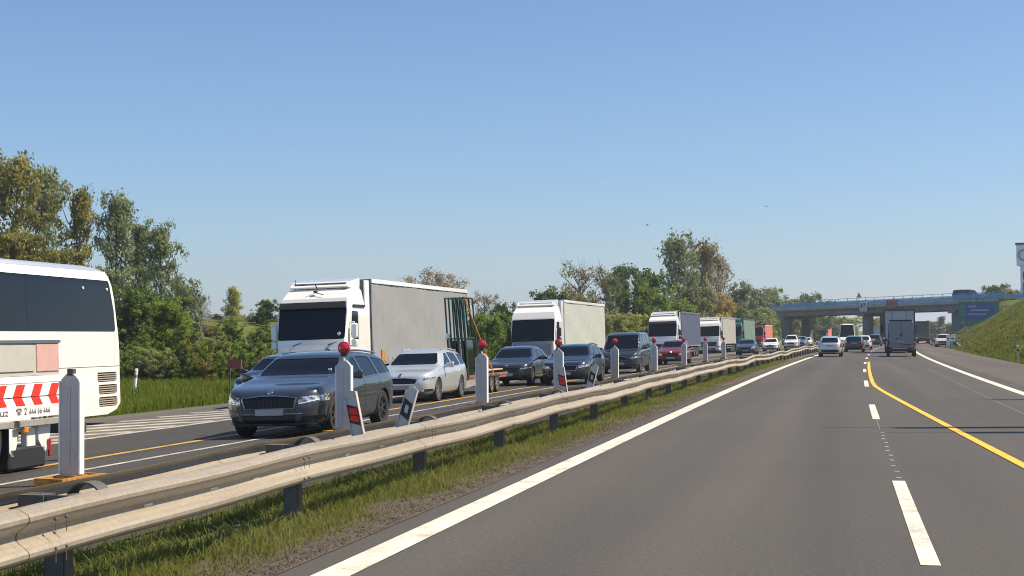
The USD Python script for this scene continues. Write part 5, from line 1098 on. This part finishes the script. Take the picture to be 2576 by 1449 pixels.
# ------------------------------------------------------------------ small roadside things
def marker_posts():
    for px, Z, h, la, cat in ((337, 55, .98, 'white reflector post with an orange brown band standing in the meadow right of the coach', 'marker post'), (452, 92, .62, 'small white marker post at the back of the meadow', 'marker post'), (521, 110, .5, 'tiny pale marker post at the foot of the bank, farthest in the meadow', 'marker post'),
                              (2559, 84, 1.0, 'grey white marker post on the grass by the right edge of the hard shoulder', 'marker post')):
        x, y = ray(px, Z); t, s = to_road(x, y); zg = float(zter(t, s)); p = xform('marker_post', rotz_m((x, y, zg - .05), PI / 2, lean=.10 if px < 400 else -.02), la, cat, 'marker posts in the grass')
        w = .06 if px < 2000 else .075
        m = m3.Manifold.batch_hull([cyl_x(0, .0, .001, 0, .001, 6)] + [mbx(-w, w, -w * .55, w * .55, 0, h - .06), mbx(-w * .4, w * .8, -w * .5, w * .5, h - .02, h)])
        obj('shaft', m, BOARDW if px < 2000 else BOARDG, p, smooth=30)
        obj('band', rbx(-w - .004, w + .004, -w * .55 - .004, w * .55 + .004, h * .66, h * .78, .004), plain('orange_brown_band', (.42, .16, .06), .5) if px < 2000 else BLACK, p)
marker_posts()
def back_sign():
    x, y = ray(577, 46); t, s = to_road(x, y); zg = float(zter(t, s))
    p = xform('temporary_sign', rotz_m((x, y, zg), -.25), 'reddish brown temporary sign on thin poles in the meadow beside the dark grey estate', 'sign')
    RB = plain('reddish_brown_board', (.28, .06, .035), .6, var=.25); z1 = zat(577, 896, 46) - zg; z0 = zat(577, 927, 46) - zg
    obj('board', cat_([bx(-.06, .42, -.012, .012, z0, z1 - .1)]), RB, p)
    obj('pole', tube((0, .02, 0), (0, .02, z1 + .02), .02), POSTM, p); obj('stay', tube((.42, 0, z1 - .12), (.72, -.2, .2), .018), POSTM, p)
back_sign()
def right_barrier():
    pth = xform('end_barrier', Gf.Matrix4d(1.0), 'dark guardrail starting on the far right verge with pale end posts', 'guardrail')
    pts = [ray(2405, 168), ray(2378, 186), ray(2356, 215), ray(2342, 260)]
    for a, b in zip(pts[:-1], pts[1:]):
        obj('beam', cat_([tube((a[0], a[1], .62), (b[0], b[1], .62), .16, 8), tube((a[0], a[1], .36), (b[0], b[1], .36), .1, 6)]), CHASSIS, pth)
        obj('post', tube((a[0], a[1], -.2), (a[0], a[1], .8), .08), POSTM, pth)
    e = ray(2420, 160); obj('beam', tube((pts[0][0], pts[0][1], .6), (e[0], e[1], .0), .11, 8), DUSTY, pth)
    for px, c, la in ((2384, BOARDW, 'cream white short post at the start of the far right guardrail'), (2396, BOARDW, 'white short post right beside the dark gap at the far right guardrail')):
        x, y = ray(px, 172); p = xform('short_post', rotz_m((x, y, 0), .1), la, 'post'); obj('shaft', rbx(-.2, .2, -.06, .06, .0, 1.45, .03), c, p); obj('cap', rbx(-.21, .21, -.065, .065, 1.45, 1.5, .02), c, p); obj('band', rbx(-.205, .205, -.066, .066, 1.0, 1.1, .005), BLACK, p)
    sp = front_set(spec('suv', 4.2, 1.8, 1.6, hood=.95, nose=.7), 1.8, .7, .95, gz=(.5, .68))
    th = KAP * 190; x, y = ray(2372, 190)
    p = car('parked_car', 'pinkish white car standing on the far hard shoulder in front of the guardrail', 'car', rotz_m((x, y, 0), PI / 2 - th - .1), sp, paint('pinkish_white_paint', (.62, .54, .52), .05, .5), None, extra=nose_trim(None), detail=.6, seats=False)
right_barrier()
def slope_gutter():
    pth = xform('slope_gutter', Gf.Matrix4d(1.0), 'pale concrete gutter running straight down the far end of the right embankment', 'gutter'); ts = np.linspace(10.5, 21.5, 24)
    for a, b in zip(ts[:-1], ts[1:]):
        q = []
        for t_ in (a, b - .03):
            for s_ in (203.6, 205.0): x, y = rd(t_, s_); q.append((x, y, float(zter(t_, 203.0)) +   .34)); q.append((x, y, float(zter(t_, 203.0)) - .6))
        obj('slab', trimesh.convex.convex_hull(np.array(q)), CONC, pth)
slope_gutter()
def poles():       # added out of view on the right verge to cast shadows across the lanes
    for Z, lat, h, la in ((25.0, 14.1, 9.9, 'tall slender grey pole added out of view on the right verge to cast a road shadow'), (23.7, 14.2, 9.1, 'second slender grey pole added out of view on the right verge to cast a road shadow'), (35.6, 16.3, 6.5, 'shorter grey pole added out of view on the right verge to cast a road shadow')):
        x, y = lat * math.cos(PSI) - Z * math.sin(PSI), lat * math.sin(PSI) + Z * math.cos(PSI); zg = float(zter(*to_road(x, y)))
        p = xform('pole', rotz_m((x, y, zg), 0), la, 'pole'); obj('shaft', tube((0, 0, -.3), (0, 0, h), .3, 14, .2), DUSTY, p, smooth=40); obj('arm', tube((0, 0, h - .05), (-1.1, 0, h + .25), .035, 8), DUSTY, p)
poles()
def birds():
    for px, py, Z in ((1930, 519, 70), (1630, 566, 75)):
        x, y = ray(px, Z); z = zat(px, py, Z); p = xform('bird', rotz_m((x, y, z), .4 + px, (.6, .6, .6)), 'tiny dark bird flying in the sky, ' + ('the one nearer to the bridge' if px > 1800 else 'the one above the tall middle trees'), 'bird', 'birds in the sky')
        b = trimesh.creation.icosphere(2, 1); b.apply_scale((.09, .03, .03)); h = trimesh.creation.icosphere(2, .024); h.apply_translation((.1, 0, .012)); obj('body', cat_([b, h]), BLACK, p, smooth=True)
        for sg in (-1, 1):
            v = np.array([(.04, 0, 0), (-.05, 0, 0), (.03, sg * .12, .05), (-.04, sg * .12, .05), (-.06, sg * .27, .02), (.04, 0, .01), (-.05, 0, .01), (.03, sg * .12, .06), (-.04, sg * .12, .06)])
            obj('wing', cat_([trimesh.convex.convex_hull(v[[0, 1, 2, 3, 5, 6, 7, 8]]), trimesh.convex.convex_hull(np.vstack([v[[2, 3, 4, 7, 8]]]))]), BLACK, p)
birds()

# ------------------------------------------------------------------ trees
def tree_mesh(kind, seed, nleaf, ls):
    """unit tree: height 10, crown radius about 3; trunk with limbs, leaf-sized faces in clumps along the twigs"""
    g = np.random.default_rng(seed); H = 10.0; wood = []; tips = []
    K = dict(poplar=(.04, 22, .35, 2.6, .95), slim=(.12, 26, .45, 1.9, .9), round=(.10, 20, .8, 3.4, .7), conic=(.06, 26, .9, 2.2, .9), bare=(.12, 20, .55, 3.0, .8), dome=(.22, 22, 1.0, 4.2, .55), shrub=(.0, 22, .9, 4.2, .6))[kind]
    z0, nb, ang, R, topz = K
    bend = g.normal(0, .25, 2); tz = H * topz
    ax = lambda z: np.array([bend[0] * (z / H) ** 2, bend[1] * (z / H) ** 2, z])
    zs = np.linspace(0, tz, 6)
    for a, b in zip(zs[:-1], zs[1:]): wood.append(tube(ax(a), ax(b), .24 * (1 - a / H) + .02, 6, .24 * (1 - b / H) + .02))
    for k in range(nb):
        f = (k + g.random()) / nb; z = H * (z0 + (topz - z0) * f) ; az = k * 2.4 + g.random() * .9
        if kind in ('poplar', 'slim'): r = R * (math.sin(PI * min(1, .12 + .9 * f)) ** .6) * (.65 + .5 * g.random()); rise = r * 1.5
        elif kind == 'conic': r = R * (1 - f) ** .85 * (.8 + .35 * g.random()) + .15; rise = r * .25
        elif kind == 'shrub': r = R * (1 - .5 * f) * (.6 + .6 * g.random()); z = H * .05 + .4 * H * f * g.random(); rise = H * (.25 + .6 * g.random()) * (1 - .3 * (r / R))
        else: r = R * math.sqrt(max(.05, 1 - (2 * max(f, .25) - 1) ** 2)) * (.7 + .45 * g.random()); rise = r * (.45 + .5 * f)
        rise = min(rise, H * .99 - z) if kind != 'shrub' else rise
        p = ax(min(z, tz)); q = p + np.array([r * math.cos(az), r * math.sin(az), max(rise, .1)]); m_ = (p + q) / 2 + np.array([0, 0, -.06 * r]) + g.normal(0, .15, 3)
        wood += [tube(p, m_, .075, 5, .05), tube(m_, q, .05, 5, .018)]
        for tq in np.linspace(.25, 1.0, 6):
            c = p + (q - p) * tq; sub = c + np.clip(g.normal(0, 1, 3), -1.3, 1.3) * (.38 + .17 * r * (1 - .4 * tq)) * [1, 1, .8]
            if g.random() < .75: wood.append(tube(c, sub, .02, 4, .008))
            tips.append((sub, .5 + .4 * g.random()))
    tips.append((ax(tz * .99), .4))
    tips = [q_ for q_ in tips if kind in ('poplar', 'slim', 'conic', 'bare', 'shrub') or q_[0][2] < H * .97 and math.hypot(q_[0][0], q_[0][1]) < R * 1.15]
    if kind == 'bare':
        for _ in range(260):
            c, w = tips[g.integers(len(tips))]; wood.append(tube(c, c + g.normal(0, .55, 3) + [0, 0, .55], .018, 3, .006))
    tp = np.array([t[0] for t in tips]); tw = np.array([t[1] for t in tips]) * (1.0 if kind != 'dome' else 1.15)
    keep = g.random(len(tp)) > (.12 if kind != 'bare' else .35); tp, tw = tp[keep], tw[keep]
    i = g.integers(len(tp), size=nleaf); d = g.normal(0, 1, (nleaf, 3)); d *= (g.random(nleaf) ** .5 * np.where(g.random(nleaf) < .16, 1.55, 1.0) / np.linalg.norm(d, axis=1))[:, None]
    c = tp[i] + d * tw[i][:, None] * [1.0, 1.0, .8]
    c[:, 2] = np.maximum(c[:, 2], .05)
    nrm = g.normal(0, .55, (nleaf, 3)) + d / np.linalg.norm(d, axis=1)[:, None] * .8 + [0, 0, .3] + .5 * np.c_[c[:, :2], 0 * c[:, 0]] / (np.linalg.norm(c[:, :2], axis=1)[:, None] + .3); nrm /= np.linalg.norm(nrm, axis=1)[:, None]; a = np.cross(nrm, g.normal(0, 1, (nleaf, 3))); a /= np.linalg.norm(a, axis=1)[:, None]; b = np.cross(nrm, a)
    sz = ls * (.6 + .8 * g.random(nleaf))[:, None]
    v = np.stack([c - a * sz * .9, c + b * sz * .45 + nrm * sz * .12, c + a * sz * .9, c - b * sz * .45 - nrm * sz * .05], 1).reshape(-1, 3); k = np.arange(nleaf) * 4
    crown = trimesh.Trimesh(v, np.vstack([np.c_[k, k + 1, k + 2], np.c_[k, k + 2, k + 3]]), process=False)
    return cat_(wood), crown
LM = {'olive': leafmat('olive_leaves', (.22, .205, .045), (.58, .54, .16), .5), 'silver': leafmat('silver_green_leaves', (.20, .235, .11), (.56, .60, .33), .5), 'green': leafmat('fresh_green_leaves', (0.179, 0.250, 0.033), (0.486, 0.575, 0.110), .5),
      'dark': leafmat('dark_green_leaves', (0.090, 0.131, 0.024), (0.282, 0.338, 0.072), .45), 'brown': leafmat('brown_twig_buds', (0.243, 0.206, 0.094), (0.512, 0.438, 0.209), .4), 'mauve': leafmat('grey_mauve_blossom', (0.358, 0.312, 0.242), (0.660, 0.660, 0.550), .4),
      'tan': leafmat('rust_tan_leaves', (0.358, 0.263, 0.055), (0.660, 0.525, 0.143), .5), 'light': leafmat('pale_spring_leaves', (0.320, 0.338, 0.077), (0.660, 0.660, 0.231), .5), 'grey': leafmat('grey_green_leaves', (0.205, 0.225, 0.088), (0.486, 0.512, 0.220), .5)}
TP = {}
def tree(px, top, wpx, Z, shape, leaf, label, base=None, seed=0, name='tree', cat='tree', group='trees behind the motorway', bz=None):
    """tree whose crown top shows at photo pixel (px, top), about wpx pixels wide, at depth Z"""
    x, y = ray(px, Z); t, s = to_road(x, y); zg = float(zter(t, s)) - .1 if bz is None else bz
    if px < 2150 and bz is None and Z > 60:
        while t > -21.5: Z *= 1.02; x, y = ray(px, Z); t, s = to_road(x, y)
        zg = float(zter(t, s)) - .1
    if 1838 < px < 2120 and shape == 'round': wpx *= 1.35
    h = max(zat(px, top, Z) - zg, .6); w = wpx * Z / FPX; key = (shape, leaf, seed)
    R = dict(poplar=3.1, slim=2.5, round=3.9, conic=2.5, bare=3.5, dome=4.8, shrub=4.6)[shape]
    m = rotz_m((x, y, zg), (px * .37 + seed) % 6.28, (w / 2 / R, w / 2 / R, h / 10.3))
    if key in TP: return copy_of(TP[key], name, m, label, cat, group)
    p = xform(name, m, label, cat, group); n = dict(poplar=5600, slim=5200, round=7200, conic=5500, bare=2400, dome=8500, shrub=6500)[shape]; lsz = dict(poplar=.185, slim=.18, round=.21, conic=.17, bare=.15, dome=.16, shrub=.25)[shape]
    wd, cr = tree_mesh(shape, 17 + seed * 7 + len(TP), n, lsz)
    obj('trunk', wd, BARK, p); obj('crown', cr, LM[leaf], p); TP[key] = p; return p
T_ = tree
# left group
T_(35, 392, 190, 112, 'poplar', 'olive', 'tallest olive brown poplar at the left edge above the coach'); T_(-60, 430, 180, 118, 'poplar', 'olive', 'olive brown poplar cut by the left edge')
T_(108, 432, 130, 118, 'poplar', 'silver', 'grey green poplar right behind the tallest olive one'); T_(192, 474, 130, 114, 'poplar', 'olive', 'olive brown poplar with a pale pointed top above the coach roof', seed=1)
T_(30, 535, 170, 100, 'round', 'olive', 'low bushy olive tree just above the coach roof at the left edge'); T_(150, 590, 150, 102, 'round', 'olive', 'low olive tree above the middle of the coach roof', seed=1)
T_(292, 490, 135, 96, 'poplar', 'silver', 'silver green poplar with a narrow top right of the coach roof', seed=1); T_(352, 545, 110, 98, 'slim', 'silver', 'slim silver poplar beside the silver green one')
T_(405, 568, 125, 94, 'poplar', 'silver', 'silver poplar with a bright pointed top in the left group', seed=1); T_(462, 672, 120, 90, 'round', 'silver', 'lower silver green tree at the right end of the left group'); T_(505, 722, 60, 92, 'bare', 'mauve', 'thin mauve tinted tree at the edge of the left group')
T_(330, 690, 190, 84, 'round', 'dark', 'dark green tree low behind the coach rear'); T_(420, 720, 170, 86, 'round', 'green', 'broad green tree low in the left group', seed=1); T_(260, 640, 150, 90, 'round', 'silver', 'silver green tree right behind the coach rear corner', seed=1)
T_(585, 712, 70, 118, 'conic', 'light', 'small pale conical tree alone on the grassy ridge'); T_(672, 740, 70, 122, 'round', 'dark', 'dark tree on the ridge left of the first lorry cab'); T_(655, 768, 60, 124, 'shrub', 'dark', 'dark shrub on the ridge beside the first lorry cab', name='shrub', cat='shrub')
# shrubs on the bank
g = np.random.default_rng(21)
BL = ['green', 'dark', 'light', 'green', 'olive', 'grey']
words = ['tangled', 'low', 'spreading', 'dense', 'loose', 'twiggy', 'bushy', 'small', 'rounded', 'ragged']
pos = ['behind the coach rear', 'left of the near marker post', 'above the near marker post', 'between the two marker posts', 'above the small marker post', 'left of the temporary sign', 'above the temporary sign', 'behind the dark blue hatchback', 'left of the first lorry', 'at the foot of the first lorry cab']
k = 0
for row, (Z, top, hh) in enumerate(((70, 874, 0), (78, 852, 0), (90, 827, 0), (104, 805, 0))):
    for c in range(10):
        px = 262 + c * 44 + g.uniform(-14, 14) + row * 7; L_ = BL[int(g.integers(len(BL)))]
        nm = {'green': 'fresh green', 'dark': 'dark green', 'light': 'pale green', 'olive': 'olive', 'grey': 'grey green'}[L_]
        T_(px, top + g.uniform(-10, 14), 75 + g.uniform(-15, 35), Z, 'shrub', L_, f'{words[(c * 3 + row) % 10]} {nm} shrub {pos[c]}, {("front", "second", "third", "top")[row]} bank row', seed=int(g.integers(2)), name='shrub', cat='shrub', group='shrubs on the left bank')
for k, (px, top, w, lf) in enumerate(((545, 792, 60, 'dark'), (600, 800, 70, 'green'), (632, 790, 50, 'grey'), (668, 786, 60, 'green'))):
    T_(px, top, w, 126, 'shrub', lf, f'{["dark shrub left of the conical tree", "fresh green shrub right under the conical tree", "grey green shrub right of the conical tree", "fresh green shrub left of the first lorry mirror"][k]} on the ridge', name='shrub', cat='shrub', group='shrubs on the ridge')
# middle
T_(1100, 634, 200, 150, 'dome', 'mauve', 'broad grey mauve tree in blossom above the first lorry trailer'); T_(1218, 722, 80, 150, 'bare', 'brown', 'thin brown twiggy tree right of the first lorry trailer')
T_(1266, 732, 90, 128, 'round', 'dark', 'dark green tree between the first and second lorries'); T_(1235, 765, 100, 112, 'round', 'green', 'green bushy tree behind the glass trailer', seed=1); T_(1288, 790, 90, 108, 'shrub', 'green', 'green shrub left of the second lorry cab', name='shrub', cat='shrub'); T_(1200, 770, 70, 116, 'shrub', 'dark', 'dark shrub behind the trailer rear', name='shrub', cat='shrub')
T_(1385, 702, 150, 165, 'round', 'dark', 'dark rounded tree right above the second lorry cab', seed=1); T_(1455, 640, 140, 170, 'bare', 'brown', 'bare brown tree with fine upright twigs above the second lorry'); T_(1465, 705, 120, 160, 'round', 'brown', 'brownish tree in front of the bare one')
T_(1535, 690, 80, 170, 'poplar', 'grey', 'narrow grey green tree right of the bare tree'); T_(1560, 655, 80, 175, 'slim', 'dark', 'slim dark tree left of the leafy chestnut'); T_(1618, 628, 150, 165, 'round', 'dark', 'large leafy dark green tree right of the middle', seed=0); T_(1650, 690, 110, 158, 'round', 'green', 'bright leafed tree in front of the large dark one')
T_(1560, 765, 120, 120, 'round', 'light', 'pale olive tree behind the people carrier'); T_(1640, 770, 110, 130, 'round', 'light', 'pale tree behind the third lorry cab', seed=1); T_(1515, 770, 90, 125, 'round', 'grey', 'grey green tree at the right of the second lorry trailer')
T_(1708, 594, 130, 190, 'poplar', 'silver', 'tallest grey green poplar of the middle group', seed=1); T_(1765, 612, 110, 192, 'poplar', 'brown', 'tan brown poplar right of the tallest one'); T_(1810, 640, 80, 196, 'poplar', 'mauve', 'mauve tinted thin poplar at the right of the middle group'); T_(1745, 690, 140, 182, 'round', 'grey', 'grey green tree under the tall poplars')
T_(1800, 705, 90, 180, 'round', 'tan', 'rust tan tree above the fourth lorry'); T_(1825, 740, 60, 178, 'slim', 'tan', 'slim tan tree above the green lorry'); T_(1700, 730, 130, 178, 'round', 'green', 'green tree above the third lorry trailer', seed=1)
T_(1862, 688, 80, 215, 'round', 'silver', 'silver green tree left of the bridge'); T_(1905, 704, 80, 222, 'round', 'grey', 'grey green tree above the red lorry', seed=1); T_(1850, 745, 90, 205, 'round', 'dark', 'dark tree behind the green lorry'); T_(1900, 765, 90, 210, 'round', 'green', 'green tree at the left end of the bridge')
for px, top, w, Z, lf, la in ((1945, 702, 70, 330, 'green', 'green tree behind the left end of the bridge railing'), (1988, 730, 70, 335, 'grey', 'grey green tree behind the bridge railing'), (2036, 713, 80, 340, 'dark', 'dark rounded tree behind the bridge left of the small sign'), (2085, 735, 60, 345, 'grey', 'lowest grey tree behind the bridge railing'),
                              (1950, 800, 80, 420, 'dark', 'dark tree seen under the left bridge span'), (2000, 788, 70, 430, 'green', 'green tree under the bridge right of the left pier'), (2050, 785, 80, 440, 'grey', 'grey tree under the bridge above the far red lorry'), (2100, 788, 70, 445, 'olive', 'olive tree under the bridge left of the middle pier'), (2140, 785, 70, 450, 'light', 'pale tree under the bridge above the camper van'),
                              (2195, 786, 70, 455, 'olive', 'olive tree under the bridge right of the middle pier'), (2230, 792, 60, 390, 'light', 'pale tree under the bridge left of the box lorry')):
    T_(px, top, w, Z, 'round', lf, la, seed=int(px) % 2)
for px, top, w, Z, lf, la in ((2340, 800, 50, 420, 'grey', 'grey green tree under the right bridge span beside the box lorry'), (2362, 792, 50, 410, 'dark', 'dark pointed tree under the right bridge span'), (2390, 806, 50, 400, 'grey', 'grey tree under the right bridge span beside the right pier'), (2430, 822, 60, 300, 'brown', 'brown tree under the motorway sign'), (2470, 818, 60, 300, 'grey', 'grey tree right behind the motorway sign posts'),
                              (2415, 840, 60, 290, 'light', 'pale bush behind the gutter foot')):
    T_(px, top, w, Z, 'round' if lf != 'dark' else 'conic', lf, la, seed=int(px) % 2)
for px in range(2300, 2420, 24): T_(px, 835 + (px * 7) % 9, 60, 470, 'shrub', 'grey', f'far grey tree low under the right span, {["first","second","third","fourth","fifth"][(px - 2300) // 24]} from the box lorry', name='tree')
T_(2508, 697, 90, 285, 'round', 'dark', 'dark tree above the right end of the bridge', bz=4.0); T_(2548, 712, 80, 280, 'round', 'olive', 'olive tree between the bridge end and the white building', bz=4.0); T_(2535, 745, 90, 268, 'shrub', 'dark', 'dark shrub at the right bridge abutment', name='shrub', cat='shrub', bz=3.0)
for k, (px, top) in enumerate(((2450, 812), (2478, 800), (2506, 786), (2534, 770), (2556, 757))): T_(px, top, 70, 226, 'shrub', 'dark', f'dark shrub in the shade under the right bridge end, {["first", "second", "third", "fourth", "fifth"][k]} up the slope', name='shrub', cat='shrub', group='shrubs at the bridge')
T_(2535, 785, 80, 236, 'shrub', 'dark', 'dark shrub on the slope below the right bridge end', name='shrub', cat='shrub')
fw_ = ['behind the glass trailer', 'right of the orange strap', 'left of the second lorry mirror', 'over the second lorry cab roof', 'over the second lorry trailer front', 'over the second lorry trailer rear', 'right of the second lorry trailer', 'over the people carrier roof', 'left of the third lorry cab', 'over the third lorry cab', 'over the blue curtain', 'over the fourth lorry cab', 'over the fourth lorry trailer', 'over the green lorry', 'over the red lorry']
for k, px in enumerate(range(1196, 1916, 49)):
    T_(px, 768 + (k * 11) % 25, 120, 122 + k * 6.5, 'round', ['green', 'dark', 'light', 'green', 'grey'][k % 5], f'{["low fresh green", "low dark", "low pale", "bushy green", "low grey green"][k % 5]} tree {fw_[k]}', seed=k % 2, group='low trees behind the lorries')
wh = ['hidden by the second lorry cab', 'behind the second lorry windscreen', 'behind the second lorry trailer front', 'behind the second lorry trailer middle', 'behind the second lorry trailer rear', 'above the windscreen of the people carrier', 'above the roof of the people carrier', 'left of the third lorry mirror', 'behind the third lorry cab',
      'behind the third lorry trailer front', 'behind the blue curtain', 'behind the fourth lorry cab', 'behind the fourth lorry trailer', 'behind the green lorry', 'left of the red lorry']
for k, px in enumerate(range(1330, 1900, 38)):
    T_(px, 812 + (k * 5) % 14, 85, 128 + k * 5, 'shrub', ['dark', 'green', 'grey'][k % 3], f'{["dark","fresh green","grey green"][k % 3]} low shrub {wh[k]}', name='shrub', cat='shrub', group='shrubs behind the lorries')

# ------------------------------------------------------------------ air
def haze():
    usdkit.material(stage, L + 'haze', {'v': ('principled_volume', {'color': (.86, .90, .95), 'density': .00026, 'anisotropy': .35})}, [], volume='v.volume')
    b = trimesh.creation.box((9000, 9000, 70)); b.apply_translation((0, 1500, 35 - 9)); obj('haze', b, MATS.get('haze') or UsdShade.Material.Get(stage, L + 'haze'), kind='stuff', label='thin pale summer haze over the whole motorway and the far trees', cat='haze')
if HAZE: haze()
